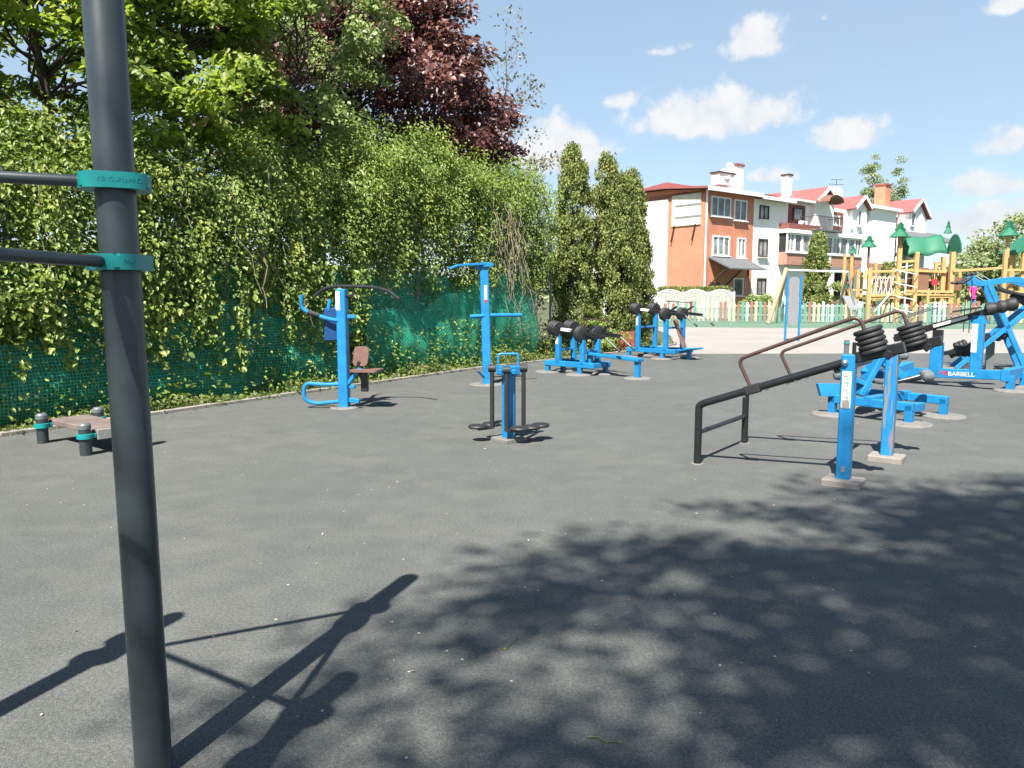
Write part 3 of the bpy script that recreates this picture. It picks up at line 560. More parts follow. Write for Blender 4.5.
# ------------------------------------------------------------------ foreground pull-up frame
SH = .742                                    # shadow length per metre of height
P1, P2, P3 = V((-1.17, 2.29, 0)), V((-2.25, 1.78, 0)), V((-1.28, 1.18, 0))
wf = thing('pull_up_frame', 'dark grey pull-up frame pole with teal clamps and bars close to the camera', 'pull-up bars', P1)
wf.rotation_euler = (0, R(-.4), 0)
for k, (p, h_) in enumerate(((P1, 2.515), (P2, 2.515), (P3, 2.515))):
    q = p - P1
    po = MB().lathe([(.05, 0), (.056, 0), (.056, h_ - .05), (.052, h_ - .03), (.04, h_ - .01), (.015, h_)], q, seg=40).build('post', 'pole', wf)
def clamp(p, z, d, letters=None):
    d = V(d).normalized(); a = math.atan2(d.y, d.x); q = p - P1
    out = []
    for i in range(48):
        t = i / 48 * 2 * math.pi; c, s_ = math.cos(t), math.sin(t); e = .72
        out.append((.098 * math.copysign(abs(c) ** e, c), .076 * math.copysign(abs(s_) ** e, s_)))
    mb = MB(); mb.prism(out, q + V((0, 0, z - .023)), (math.cos(a), math.sin(a), 0), (-math.sin(a), math.cos(a), 0), (0, 0, .046))
    bmesh.ops.bevel(mb.bm, geom=[e_ for e_ in mb.bm.edges if abs((e_.verts[0].co - e_.verts[1].co).z) < .001], offset=.006, segments=2, affect='EDGES')
    o = mb.build('clamp', 'teal', wf)
    if letters:                              # raised lettering wrapped round the camera side
        txt, size, rot, face = letters; me = text_mesh(txt, size, .0025)
        dirv = V((math.cos(rot), math.sin(rot), 0)); tang = V((-dirv.y, dirv.x, 0))
        for v in me.vertices:
            th_ = rot + v.co.x / .09; rad_ = 0
            c, s_ = math.cos(th_ - a), math.sin(th_ - a); e = .72
            k_ = ((abs(c) / .098) ** (2 / e) + (abs(s_) / .076) ** (2 / e)) ** (-e / 2)
            v.co = q + V((math.cos(th_), math.sin(th_), 0)) * (k_ - .0015 + v.co.z) + V((0, 0, z + v.co.y))
        lo = link('lettering', me, M['teal'], o)
def bar(a, b_, z, l1=None):
    d = (b_ - a).normalized(); clamp(a, z, d, l1); clamp(b_, z, d)
    MB().tube([a - P1 + d * .06 + V((0, 0, z)), b_ - P1 - d * .06 + V((0, 0, z))], .0172, 16).build('bar', 'pole', wf)
face = math.atan2(-P1.y, -P1.x)
bar(P1, P2, 1.888, ('KENGURU.PRO', .0185, face + .12, 0))
bar(P1, P3, 1.652, ('PRO', .021, face + .3, 0))
bar(P2, P3, 2.12)

# ------------------------------------------------------------------ step platform
a = V((.81, -.62, 0)).normalized()
st = thing('step_platform', 'low brown step platform on four short capped posts behind the pole', 'step platform', (-5.01, 7.89, 0), math.atan2(a.y, a.x))
for x, y in ((0, 0), (1.02, 0), (0, .58), (1.02, .58)):
    pl = MB().cyl((x, y, -.05), (x, y, .27), .056, 24).build('post', 'pole', st)
    MB().lathe([(.058, .262), (.058, .30), (.045, .318), (.01, .322)], (x, y, 0)).build('cap', 'greypost', pl)
    MB().lathe([(.06, .165), (.076, .168), (.076, .212), (.06, .215)], (x, y, 0)).box((x, y + (.06 if y == 0 else -.06), .19), (.1, .06, .044)).build('clamp', 'teal', pl)
MB().box((.51, .29, .215), (1.16, .40, .055), bev=.006).build('board', 'plank', st)
MB().box((1.092, .29, .2), (.02, .41, .10), bev=.004).build('end_board', 'plankend', st)

# ------------------------------------------------------------------ exercise machines
def foot(parent, x, y, r=.3, z=.03):
    return MB().lathe([(r, -.03), (r, z * .3), (r * .93, z * .85), (r * .8, z), (.02, z * 1.1)], (x, y, 0), seg=28).build('footing', 'concrete', parent)
def weights(mb, c, ax, r, n, th):
    c, ax = V(c), V(ax).normalized(); prof = []
    for i in range(n):
        z = (i - n / 2) * th
        prof += [(r * .86, z), (r * .97, z + th * .15), (r, z + th * .3), (r, z + th * .65), (r * .97, z + th * .8), (r * .86, z + th * .95)]
    return mb.lathe(prof, c, ax, 28)

# lat pull-down station
m_ = thing('lat_machine', 'blue lat pull-down station with brown seat beside the netting', 'exercise machine', (-2.35, 10.43, 0), R(-8))
foot(m_, 0, 0, .2, .02)
MB().beam((0, 0, 0), (0, 0, 1.66), .135, .135, .012).build('post', 'blue', m_)
MB().box((-.035, -.0705, 1.50), (.06, .004, .26), bev=0).build('sticker', 'white', m_)
MB().tube(rnd([(-.36, -.12, 1.55), (-.2, -.1, 1.68), (0, -.02, 1.70), (.42, .03, 1.69), (.66, -.02, 1.64), (.84, -.08, 1.52)], .1), .023, 10).beam((.02, .02, 1.52), (.19, .05, 1.61), .03, .03).build('pull_bar', 'black', m_)
arm = MB().tube(rnd([(0, -.03, 1.22), (-.14, -.08, 1.24), (-.42, -.12, 1.33), (-.54, -.14, 1.40), (-.52, -.14, 1.58)], .07), .028, 10).build('lever', 'blue', m_)
MB().tube([(-.29, -.105, 1.295), (-.44, -.127, 1.345)], .034, 10).build('grip', 'rubber', arm)
arm = MB().tube(rnd([(0, .05, 1.22), (-.14, .16, 1.24), (-.22, .3, 1.33), (-.24, .42, 1.42), (-.2, .44, 1.58)], .07), .028, 10).beam((.05, .0, 1.28), (.19, .02, 1.28), .05, .05).build('lever', 'blue', m_)
MB().tube([(-.21, .31, 1.34), (-.24, .42, 1.40)], .034, 10).build('grip', 'rubber', arm)
MB().box((-.17, .02, 1.17), (.2, .06, .46), rz=R(20), bev=.015).build('plate_guard', 'navy_shade', m_)  # blue casing, coloured dark for the shadow it stands in
MB().tube([(-.2, 0, 1.36), (-.17, 0, 1.52)], .03, 8).build('bracket', 'blue', m_)
MB().tube(rnd([(-.04, -.03, .34), (-.30, -.06, .33), (-.54, -.1, .36), (-.56, -.1, .12), (-.40, -.06, .06), (-.04, -.03, .10)], .1, 6), .028, 10).build('leg_hold', 'blue', m_)
MB().beam((.02, 0, .30), (.24, 0, .56), .09, .05).beam((.0, 0, .32), (.16, 0, .30), .05, .05).beam((.05, 0, .12), (.22, 0, .10), .06, .06).build('seat_arm', 'blue', m_)
MB().beam((.30, 0, .5), (.30, 0, .24), .10, .06).beam((.22, 0, .5), (.30, 0, .3), .03, .03).beam((.18, .02, .52), (.22, .02, .66), .05, .02).build('seat_bracket', 'black', m_)
mb = MB(); mb.prism(rrect(.27, .27, .07), (.24, .03, .73), (.9, -.3, 0), (.1, .1, 1), (.0, .035, 0)); mb.build('backrest', 'brownseat', m_)
mb = MB(); mb.prism(rrect(.40, .36, .06), (.34, -.02, .525), (1, 0, 0), (0, 1, 0), (0, 0, .03)); mb.build('seat', 'brownseat', m_)

# pull-up and dip stand
m_ = thing('dip_stand', 'slim blue pull-up post with wide top arm and cross bar in front of the netting', 'exercise machine', (-.46, 13.25, 0), R(4))
foot(m_, 0, 0, .3, .02)
MB().beam((.02, 0, 0), (-.03, 0, 2.1), .15, .12, .012).build('post', 'blue', m_)
MB().box((-.005, -.0635, 1.60), (.05, .004, .30), bev=0, rz=R(1)).build('sticker', 'white', m_)
MB().box((-.004, -.066, 1.48), (.05, .003, .05), bev=0).build('sticker', 'red', m_)
MB().beam((-.50, -.12, 2.09), (.08, 0, 2.13), .17, .04).beam((-.50, -.12, 2.09), (-.64, -.16, 2.03), .15, .035).beam((-.03, 0, 2.02), (-.22, -.05, 2.08), .05, .05).box((.04, 0, 2.1), (.18, .2, .06)).build('top_arm', 'blue', m_)
MB().tube([(-.28, -.1, 1.21), (.10, .0, 1.23), (.64, .12, 1.23)], .034, 12).build('cross_bar', 'blue', m_)
MB().beam((.0, -.02, .10), (-.16, -.08, .26), .06, .03).beam((.03, .0, .12), (.14, -.06, .28), .06, .03).build('foot_peg', 'navy_shade', m_)

# stepper / twister
m_ = thing('pendulum_stepper', 'short blue pendulum stepper with four black hanging arms in the middle of the court', 'exercise machine', (-.04, 8.0, 0), R(38)); m_.scale = (.92, .92, .96)
MB().box((0, 0, .02), (.30, .30, .05), bev=.008).build('footing', 'concrete', m_)
MB().beam((0, 0, .03), (0, 0, .84), .115, .115, .01).build('post', 'blue', m_)
MB().box((.059, 0, .5), (.004, .05, .2), bev=0).build('sticker', 'greyprint', m_)
MB().box((0, 0, .80), (.22, .19, .10), bev=.01).beam((-.14, 0, .79), (.14, 0, .79), .06, .06).beam((0, -.13, .79), (0, .13, .79), .05, .05).build('head', 'blue', m_)
MB().tube(rnd([(-.1, .06, .83), (-.1, .06, .985), (.10, -.06, .985), (.10, -.06, .83)], .035), .014, 10).build('handle', 'blue', m_)
def cr_(x, y, z): return V((x, y, z)).xyz @ Matrix.Rotation(R(38), 3, 'Z')      # arms stand square to the court, the post is turned
for (ax_, ay_), peds in (((-.19, .03), ((-.36, -.03), (-.20, .14))), ((-.02, -.17), ((.13, -.16),)), ((.18, .05), ((.38, .07), (.27, -.07))), ((.06, .19), ((-.08, .22),))):
    arm = MB().tube([cr_(ax_, ay_, .83), cr_(ax_, ay_, .14)], .026, 10).cyl(cr_(ax_ - .045, ay_, .82), cr_(ax_ + .045, ay_, .82), .042, 16).build('swing_arm', 'rubber', m_)
    for ex, ey in peds:
        MB().beam(cr_(ax_, ay_, .15), cr_(ex, ey, .14), .04, .03).build('pedal_bar', 'black', arm)
        MB().lathe([(.04, -.02), (.10, -.017), (.112, 0), (.10, .017), (.04, .02)], cr_(ex, ey, .17), (0, 0, 1), 20).build('pedal', 'rubber', arm)

# barbell-lever bench machine (left)
def lever_machine(name, label, loc, rz, hA, hC, W, D, bench):
    m_ = thing(name, label, 'exercise machine', loc, rz, 'barbell lever machines near the thujas')
    posts = ((0, 0, hA), (0, D, hA - .02), (W, 0, hC), (W, D, hC))
    for x, y in ((-.28, 0), (W * .9, -.05), (-.28, D), (W + .2, D)): foot(m_, x, y, .27)
    mb = MB()
    for y in (0, D): mb.beam((-.32, y, .20), (W + .3, y, .20), .1, .11, .01)
    for x in (-.28, W + .22): mb.beam((x, -.06, .195), (x, D + .06, .195), .1, .10, .01)
    for x, y in ((-.28, 0), (W * .9, 0), (-.28, D), (W + .2, D)): mb.beam((x, y, 0), (x, y, .2), .09, .09)
    mb.build('base_frame', 'blue', m_)
    for x, y, h_ in posts: MB().beam((x, y, .2), (x, y, h_), .105, .10, .01).build('upright', 'blue', m_)
    MB().beam((0, .0, hC - .22), (0, D, hC - .22), .07, .05).beam((W, 0, hC - .22), (W, D, hC - .22), .07, .05).build('cross_rail', 'blue', m_)
    MB().box((-.004, -.054, hA * .8), (.06, .004, hA * .22), bev=0).build('sticker', 'white', m_)
    for y in (.0, D):
        lv = MB().beam((-.42, y - .02, hA + .02), (.1, y - .02, hA + .0), .03, .03).beam((.05, y, hA + .02), (W + .55, y + .03, hA - .10), .06, .07).beam((W + .1, y, hA - .0), (W + .30, y, hA + .12), .05, .04).build('lever_arm', 'black', m_)
        weights(MB(), (-.06, y - .02, hA + .045), (.94, -.3, -.1), .155, 3, .085).build('weight', 'rubber', lv)
        weights(MB(), (W - .02, y - .02, hC + .12), (.94, -.3, -.1), .165, 2, .07).build('weight', 'rubber', lv)
        MB().tube([(W + .50, y + .02, hA - .08), (W + .86, y + .0, hA - .33)], .017, 10).build('handle', 'galv', lv)
        MB().tube([(W + .80, y + .004, hA - .29), (W + .89, y + 0, hA - .35)], .024, 10).build('grip', 'rubber', lv)
    MB().beam((.12, -.05, hA + .03), (.34, -.03, hA + .01), .09, .06).build('label_plate', 'white', m_)
    MB().tube([(W * .3, D + .1, hA + .24), (W + .2, D + .12, hA + .20)], .012, 8).tube([(W + .15, D + .12, hA + .2), (W + .15, D + .1, hA - .05)], .012, 8).tube([(W * .4, D + .1, hA + .24), (W * .4, D + .1, hA)], .012, 8).build('guard_rail', 'rust', m_)
    if bench:
        MB().beam((W, D * .5, .42), (W + 1.25, D * .35, .36), .2, .06, .01).beam((W + 1.18, D * .36, .36), (W + 1.18, D * .36, 0), .1, .1).beam((W, D * .5, .2), (W, D * .5, .44), .1, .1).build('bench_beam', 'blue', m_)
        foot(m_, W + 1.18, D * .36, .27)
    else:
        MB().beam((W + .25, D * .5, .2), (W + .75, D * .35, .30), .42, .035).beam((W + .5, D * .4, 0), (W + .5, D * .4, .25), .09, .09).build('foot_plate', 'blue', m_)
        MB().beam((W + .06, D * .4, hC - .02), (W + .36, D * .4, .30), .16, .04).build('back_board', 'brownseat', m_)
    return m_
lever_machine('barbell_bench', 'blue barbell lever machine with a low bench beam, left of the taller one', (.95, 15.3, 0), R(-43), .87, .70, .62, .5, True)
lever_machine('barbell_bench', 'taller blue barbell lever machine with leaning brown board, nearer the plaza', (3.25, 19.35, 0), R(-46), 1.2, 1.0, .85, .75, False)

# incline bench (foreground right)
e = V((.80, -.60, 0)); wv = V((.60, .80, 0)); O = V((1.73, 6.87, 0))
ib = thing('incline_bench', 'black incline bench with brown hand rails and two blue posts carrying ringed weight rolls', 'exercise bench', O, math.atan2(e.y, e.x))
Wd = 1.24; LT = 1.28; Z0, Z1 = .56, 1.03
sl_ = (Z1 - Z0) / LT
for y in (0, Wd):
    LT = 1.28 if y == 0 else 1.38
    pts = rnd([(0, y, -.02), (0, y, Z0 - .01), (.05, y, Z0 + .02), (LT + .28, y, Z0 + (LT + .28) * sl_)], .12, 7)
    tb = MB().tube(pts, .034, 14).build('side_tube', 'black', ib)
    MB().lathe([(.06, 0), (.06, .008), (.01, .012)], (0, y, 0)).build('base_plate', 'concrete', tb)
    mb = MB()
    for x in (.42, .62, .86): mb.cyl((x, y, Z0 + x * sl_ - .052), (x, y, Z0 + x * sl_ - .02), .014, 10)
    mb.build('bolt', 'steel', tb)
    ps = MB().beam((LT, y, 0), (LT, y, Z1 + .055), .105, .105, .01).build('post', 'blue' if y == 0 else 'blue_worn', ib)
    if y: ps['label'] = 'post with blue paint worn to bare pinkish metal'
    MB().box((LT, y, .02), (.30, .26, .07), bev=.01).build('footing', 'concrete_pink', ps)
    MB().ball((LT - .02, y - .062, Z1 - .01), .026).build('bolt_cap', 'steel', ps)
    if y == 0:
        stk = MB().box((LT - .0, y - .0545, .80), (.07, .004, .30), bev=0).build('sticker', 'white', ps)
        mb = MB()
        for k_, zz in enumerate((.91, .86, .80, .74)):
            mb.box((LT - .008 + .01 * (k_ % 2), y - .058, zz), (.035, .003, .012), bev=0); mb.box((LT + .008, y - .058, zz - .02), (.014, .003, .018), bev=0)
        mb.build('sticker_print', 'greyprint', stk)
        MB().box((LT, y - .0545, .68), (.06, .005, .07), bev=0).build('sticker_photo', 'concrete_pink', stk)
        MB().box((LT + .005, y - .0545, .14), (.03, .004, .045), bev=0).build('label_tag', 'steel', ps)
    # hand rail on this side
    r0 = .46 if y == 0 else .44
    rl = rnd([(r0 + .03, y, Z0 + r0 * sl_), (r0 - .10, y - .02, Z0 + r0 * sl_ + .27), (LT + .06, y - .02, Z0 + LT * sl_ + .37), (LT + .14, y, Z1 + .16)], .07, 6)
    MB().tube(rl, .0165, 12).build('hand_rail', 'rust', ib)
    MB().beam((r0 - .03, y, Z0 + (r0 - .03) * sl_), (r0 + .10, y, Z0 + (r0 + .10) * sl_), .078, .085, .01).build('rail_socket', 'rubber', ib)
    ax = V((-.36, -.05, 1))
    weights(MB(), (LT + .155, y, Z1 + .175), ax, .112, 5, .042).build('weight_roll', 'rubber', ib)
    MB().beam((LT + .05, y, Z1 + .03), (LT + .40, y, Z1 + .13), .09, .09, .01).cyl((LT + .30, y - .09, Z1 + .07), (LT + .30, y + .1, Z1 + .07), .03).build('roll_carrier', 'black', ib)
MB().tube([(0, .0, .30), (0, Wd, .30)], .023, 12).build('cross_tube', 'black', ib)
MB().tube([(LT * .86, 0, Z0 + LT * .86 * sl_ - .05), (LT * .86, Wd, Z0 + LT * .86 * sl_ - .05)], .025, 12).build('cross_tube', 'black', ib)

# low blue roller machine behind it
a = V((.62, -.78, 0))
lm_ = thing('roller_machine', 'low blue roller machine on grey discs half hidden behind the incline bench', 'exercise machine', (4.23, 9.8, 0), math.atan2(a.y, a.x))
A_, B_ = .98, .98
for x, y in ((0, 0), (A_, 0), (A_, B_), (0, B_)): foot(lm_, x, y, .27, .035)
mb = MB()
for y in (0.0, B_): mb.beam((-.05, y, .22), (A_ + .05, y, .22), .09, .11, .01)
mb.beam((A_ * .5, -.05, .24), (A_ * .5, B_ + .05, .24), .11, .12, .01).beam((A_, 0, .2), (A_, B_ * .35, .2), .08, .1)
for x, y in ((0, 0), (A_, 0), (A_, B_), (0, B_)): mb.beam((x, y, 0), (x, y, .24), .09, .09)
mb.build('base_frame', 'blue', lm_)
MB().beam((A_ * .22, .22, .27), (A_ * .40, .46, .86), .24, .07, .01).beam((A_ * .12, .10, .52), (A_ * .34, .30, .40), .16, .06).beam((A_ * .40, .42, .74), (A_ * .62, .66, .50), .1, .1).beam((A_ * .26, .32, .56), (A_ * .32, .7, .78), .15, .05).build('lever_bracket', 'blue', lm_)
MB().prism([(-.16, 0), (.16, 0), (.10, .16), (-.18, .16)], (-.02, -.02, .26), (.6, .8, 0), (-.2, 0, 1), (.06, -.04, 0)).build('foot_plate', 'blue', lm_)
MB().beam((A_ * .3, .6, .52), (A_ * .3, 1.5, .60), .12, .1).build('side_arm', 'blue', lm_)
for p, q in (((-.02, .05, .52), (.05, .14, .52)), ((.92, .42, .56), (1.02, .55, .56)), ((.80, .62, .57), (.92, .74, .57)), ((.46, .75, .78), (.55, .84, .78))):
    p, q = V(p), V(q); rl = MB().lathe([(.03, -.07), (.055, -.05), (.062, 0), (.055, .05), (.03, .07)], (p + q) / 2, q - p, 18).build('roller', 'greypost', lm_)
    MB().tube([(p + q) / 2, (A_ * .5, .45, .42)], .018, 8).build('roller_bar', 'black', rl)
MB().cyl((A_ * .52, .36, .40), (A_ * .56, .30, .40), .045, 16).build('bolt_cap', 'steel', lm_)

# lever press with lettering
a = V((.68, -.735, 0)).normalized()
pm = thing('lever_press', 'blue lever press with red and white lettering on its base beam', 'exercise machine', (7.27, 13.35, 0), math.atan2(a.y, a.x))
for x, y in ((1.45, 0), (1.42, .82), (-.1, .45)): foot(pm, x, y, .27, .035)
mb = MB().beam((-.35, 0, .20), (1.35, 0, .26), .12, .16, .01).beam((1.35, -.08, .26), (1.35, .85, .26), .12, .2, .01).beam((1.42, 0, 0), (1.42, 0, .26), .12, .11).beam((1.42, .8, 0), (1.42, .8, .26), .1, .1).beam((-.1, -.05, .2), (-.1, .5, .2), .1, .1).beam((-.1, .45, 0), (-.1, .45, .2), .1, .1)
mb.build('base_frame', 'blue', pm)
p1 = MB().beam((.28, 0, .2), (.28, 0, .76), .19, .13, .012).build('post', 'blue', pm)
MB().beam((.28, 0, .75), (.28, 0, .98), .155, .10, .01).build('sleeve', 'black', p1)
p2 = MB().beam((.90, 0, .25), (.90, 0, 1.20), .17, .13, .012).prism([(-.13, 0), (.13, 0), (.09, .14), (-.09, .14)], (.9, -.05, 1.1), (1, 0, 0), (0, 0, 1), (0, .1, 0)).build('post', 'blue', pm)
MB().box((.865, -.0675, .86), (.085, .004, .48), bev=0).build('sticker', 'white', p2)
lv = MB().beam((-.42, -.02, .82), (1.22, .02, 1.375), .12, .11, .01).beam((-.42, 0, .78), (-.05, 0, .93), .2, .09).beam((-.1, -.03, .8), (.14, -.03, .60), .05, .05).build('lever_arm', 'black', pm)
MB().beam((.22, -.076, 1.04), (.74, -.064, 1.215), .006, .05, 0).build('label_plate', 'white', lv)
MB().beam((.55, -.2, 1.30), (.95, -.14, 1.38), .09, .03).build('knee_pad', 'rubber', lv)
MB().lathe([(.05, -.24), (.10, -.21), (.112, -.14), (.085, -.07), (.112, 0), (.09, .07), (.115, .14), (.10, .21), (.05, .24)], (1.2, .03, 1.39), (.92, .3, .25)).build('roller_pad', 'rubber', lv)
for dx in (0, .10): MB().tube(rnd([(-.3 + dx, -.1, .92), (-.42 + dx, -.12, 1.16), (.2 + dx, -.2, 1.36)], .05), .012, 8).build('rod', 'steel', lv)
weights(MB(), (.58, .45, .60), (.8, .6, 0), .10, 3, .10).build('weight', 'rubber', pm)
MB().beam((.28, 0, .55), (.60, .5, .62), .07, .07).beam((.4, .3, .5), (.9, .6, .9), .08, .08).build('rear_arm', 'black', pm)
for txt, x0, mt in (('MB', .42, 'red'), ('BARBELL', .70, 'white')):
    me = text_mesh(txt, .105, .002); o = link('lettering', me, M[mt], pm); o.location = (x0, -.064, .232); o.rotation_euler = (R(90), R(-2), 0)

# large lat / row machine at the right edge
a = V((.93, -.37, 0)).normalized()
bm_ = thing('row_machine', 'large blue machine with crossed slanting legs and arched top beams at the right edge', 'exercise machine', (9.46, 15.95, 0), math.atan2(a.y, a.x))
S_ = .62
for y in (0, S_):
    foot(bm_, 0, y, .26, .03); foot(bm_, 1.30, y, .28, .03); foot(bm_, 2.1, y, .26, .03)
    MB().beam((1.30, y, 0), (.50, y, 1.86), .105, .10, .01).build('front_leg', 'blue', bm_)
    MB().beam((.02, y, .03), (1.62, y, 1.66), .105, .09, .01).build('brace', 'blue', bm_)
    MB().beam((2.1, y, 0), (1.58, y, 1.60), .10, .10, .01).build('rear_leg', 'blue', bm_)
    bp_ = rnd([(.20, y, 1.97), (.26, y, 1.84), (.45, y, 1.83), (.98, y, 1.92), (1.35, y, 1.78), (1.70, y, 1.52)], .12, 5)
    mb = MB()
    for p, q in zip(bp_, bp_[1:]):
        if (q - p).length > .004: mb.beam(p - (q - p).normalized() * .01, q + (q - p).normalized() * .01, .096 - .002 * random.random(), .115, .004)
    mb.build('top_beam', 'blue', bm_)
    MB().tube([(.20, y - .03, 1.96), (.02, y - .05, 1.84), (-.1, y - .05, 1.86)], .03, 10).build('handle', 'rubber', bm_)
    MB().ball((.22, y, 2.02), .05).build('end_cap', 'rubber', bm_)
    MB().tube([(.2, y - .06, 1.9), (.2, y - .06, .8)], .009, 8).build('cable', 'black', bm_)
    MB().tube([(.30, y + .05, 2.06), (.95, y + .04, 1.62)], .011, 8).build('rod', 'steel', bm_)
for x, z in ((.98, .75), (.5, 1.83), (1.58, 1.58)): MB().beam((x, 0, z), (x, S_, z), .08, .08, .008).build('cross_beam', 'blue', bm_)
MB().beam((.62, .1, 1.74), (1.42, .25, 1.50), .30, .05).beam((1.0, .2, 1.6), (1.32, .3, 1.40), .2, .12).build('pad', 'rubber', bm_)
MB().beam((.99, .1, .78), (.30, .2, .52), .09, .09).beam((.35, .2, .56), (-.1, .2, .38), .06, .06).build('seat_beam', 'black', bm_)
weights(MB(), (.12, .22, .50), (.9, .1, .4), .12, 3, .08).build('weight', 'rubber', bm_)
MB().box((.68, .31, .30), (.14, .14, .6)).build('seat_post', 'galv', bm_)
weights(MB(), (.80, .1, .74), (.9, .1, .4), .10, 2, .09).build('weight', 'rubber', bm_)

# teal-capped stub posts further back
sp_ = G(846, 358)
q = thing('stub_post', 'short grey post with a teal collar behind the blue bench post', 'post', sp_, 0)
MB().cyl((0, 0, 0), (0, 0, .46), .06, 20).build('shaft', 'greypost', q); MB().cyl((0, 0, .36), (0, 0, .40), .075, 20).build('clamp', 'teal', q); MB().tube([(.2, 0, 0), (.2, 0, .4)], .05, 12).build('stub', 'black', q)

# wooden planter by the thujas
bn = thing('planter', 'small reddish brown slatted planter on the verge by the thujas', 'planter', (3.38, 22.0, 0), R(-20))
mb = MB()
for i in range(5):
    for y in (-.22, .22): mb.box((-.2 + i * .1, y, .27), (.092, .025, .54), bev=.004)
    for x in (-.245, .245): mb.box((x, -.18 + i * .09, .27), (.025, .085, .54), bev=.004)
mb.build('slats', 'bin', bn); MB().box((0, 0, .44), (.46, .42, .06)).build('soil_fill', 'soil', bn)

# twigs on the rubber
for (px, py, ang, ln, lab) in ((505, 650, R(60), .13, 'fresh green twig lying on the shaded rubber, nearer the court middle'), (590, 738, R(-28), .15, 'dry yellowish twig lying on the shaded rubber near the bottom edge')):
    p = G(px, py); t = MB().tube(wig(p + V((0, 0, .005)), p + V((math.cos(ang) * ln, math.sin(ang) * ln, .008)), 5, .05), [.003, .0028, .0025, .002, .0018, .001], 6).ball(p + V((0, .0, .006)), .007, (1.6, 1, .5)).build('twig', 'lf_weed'); tag(t, lab, 'twig')

# ------------------------------------------------------------------ plaza: swing, board, fences
bd = thing('board_frame', 'tall rounded grey board between two thin blue posts on the pale plaza', 'board', G(785, 341), R(10))
pA = G(785, 341); k_ = pA.y / FPX
for x in (0, .52): MB().beam((x, 0, 0), (x, 0, 2.28), .06, .06).build('post', 'blue', bd)
MB().prism([(x_ + .26, y_) for x_, y_ in rrect(.40, 1.7, .15)], (0, -.015, 1.40), (1, 0, 0), (0, 0, 1), (0, .03, 0)).build('panel', 'greydull', bd)
# low green mesh fence along the plaza
F0, F1 = V((6.6, 39.1, 0)), V((34, 34.4, 0)); fd = (F1 - F0).normalized(); fl = (F1 - F0).length
mf = thing('mesh_fence', 'low green mesh fence along the far edge of the plaza', 'fence', F0, math.atan2(fd.y, fd.x))
for i in range(13):
    x = i * fl / 12; MB().beam((x, 0, 0), (x, 0, 1.08), .05, .05).build('post', 'pk_mint', mf)
    if i < 12: MB().box((x + fl / 24, .0, .53), (fl / 12 - .06, .012, .98), bev=0).build('mesh_panel', 'mesh', mf)
pf = thing('picket_fence', 'long fence of mint, ice blue, cream and rust pickets in front of the playground', 'fence', V((8.6, 47.6, 0)), math.atan2(fd.y, fd.x))
cols = ['pk_mint', 'pk_ice', 'pk_cream', 'pk_rust']; random.seed(77); proto = {}
for i in range(96):
    cx_ = random.choices(cols, (4, 3, 3, 2.3))[0]; h_ = random.choice((1.1, 1.18, 1.24)); key = (cx_, h_)
    if key not in proto: proto[key] = MB().prism([(-.085, 0), (.085, 0), (.085, h_ - .05), (.045, h_), (-.045, h_), (-.085, h_ - .05)], (0, 0, .05), (1, 0, 0), (0, 0, 1), (0, .03, 0)).build('picket', cx_, pf); o = proto[key]
    else: o = proto[key].copy(); C.objects.link(o); o.parent = pf
    o.location = (i * .262, 0, random.uniform(-.02, .02))
MB().box((12.8, .05, .45), (25.8, .04, .07)).box((12.8, .05, 1.0), (25.8, .04, .07)).build('rail', 'pk_cream', pf)
# lattice screens
ls = thing('lattice_screen', 'white lattice screen with three arched panels below the brick house', 'fence', at(656, 318, 50) * V((1, 1, 0)), R(2))
W_ = 26 * 50 / FPX
for k in range(3):
    mb = MB(); x0 = k * W_ + .06; n = 9
    def top(x): return 1.75 + .27 * math.sin(math.pi * min(1, max(0, (x - x0) / (W_ - .12)))) ** .7
    for i in range(-12, n + 1):
        for sg in (1, -1):
            step = (W_ - .12) / n; xa = x0 + i * step if sg > 0 else x0 + (W_ - .12) - i * step; pts = []
            for j in range(41):
                x = xa + sg * j * .055; z = .15 + j * .055
                if x0 <= x <= x0 + W_ - .12 and z <= top(x): pts.append((x, .012 * sg, z))
            if len(pts) > 1: mb.beam(pts[0], pts[-1], .012, .03, 0)
    arc = [(x0 + (W_ - .12) * i / 12, 0, top(x0 + (W_ - .12) * i / 12)) for i in range(13)]; mb.tube(arc, .03, 6)
    mb.build('lattice_panel', 'trim', ls)
for k in range(4): MB().beam((k * W_, 0, 0), (k * W_, 0, 1.9), .09, .09).build('post', 'trim', ls)
hb = thing('clipped_hedge', 'clipped yellow green hedge behind the white lattice screen', 'hedge', at(694, 318, 51.2) * V((1, 1, 0)), R(2))
g = np.random.default_rng(5); n = 9000
leaves('foliage', np.column_stack([g.uniform(-2.5, 2.4, n), g.uniform(-.4, .4, n), 2.25 * g.random(n) ** .4 + .05 * np.sin(np.arange(n))]), g.normal(0, 1, (n, 3)) + np.array([[0, -.3, .8]]), g.uniform(.08, .15, n), M['lf_thuja'], hb)
for x in (-2.2, 0, 2.1): MB().tube([(x, 0, 0), (x, 0, 1.6)], .03, 6).build('stem', 'bark', hb)

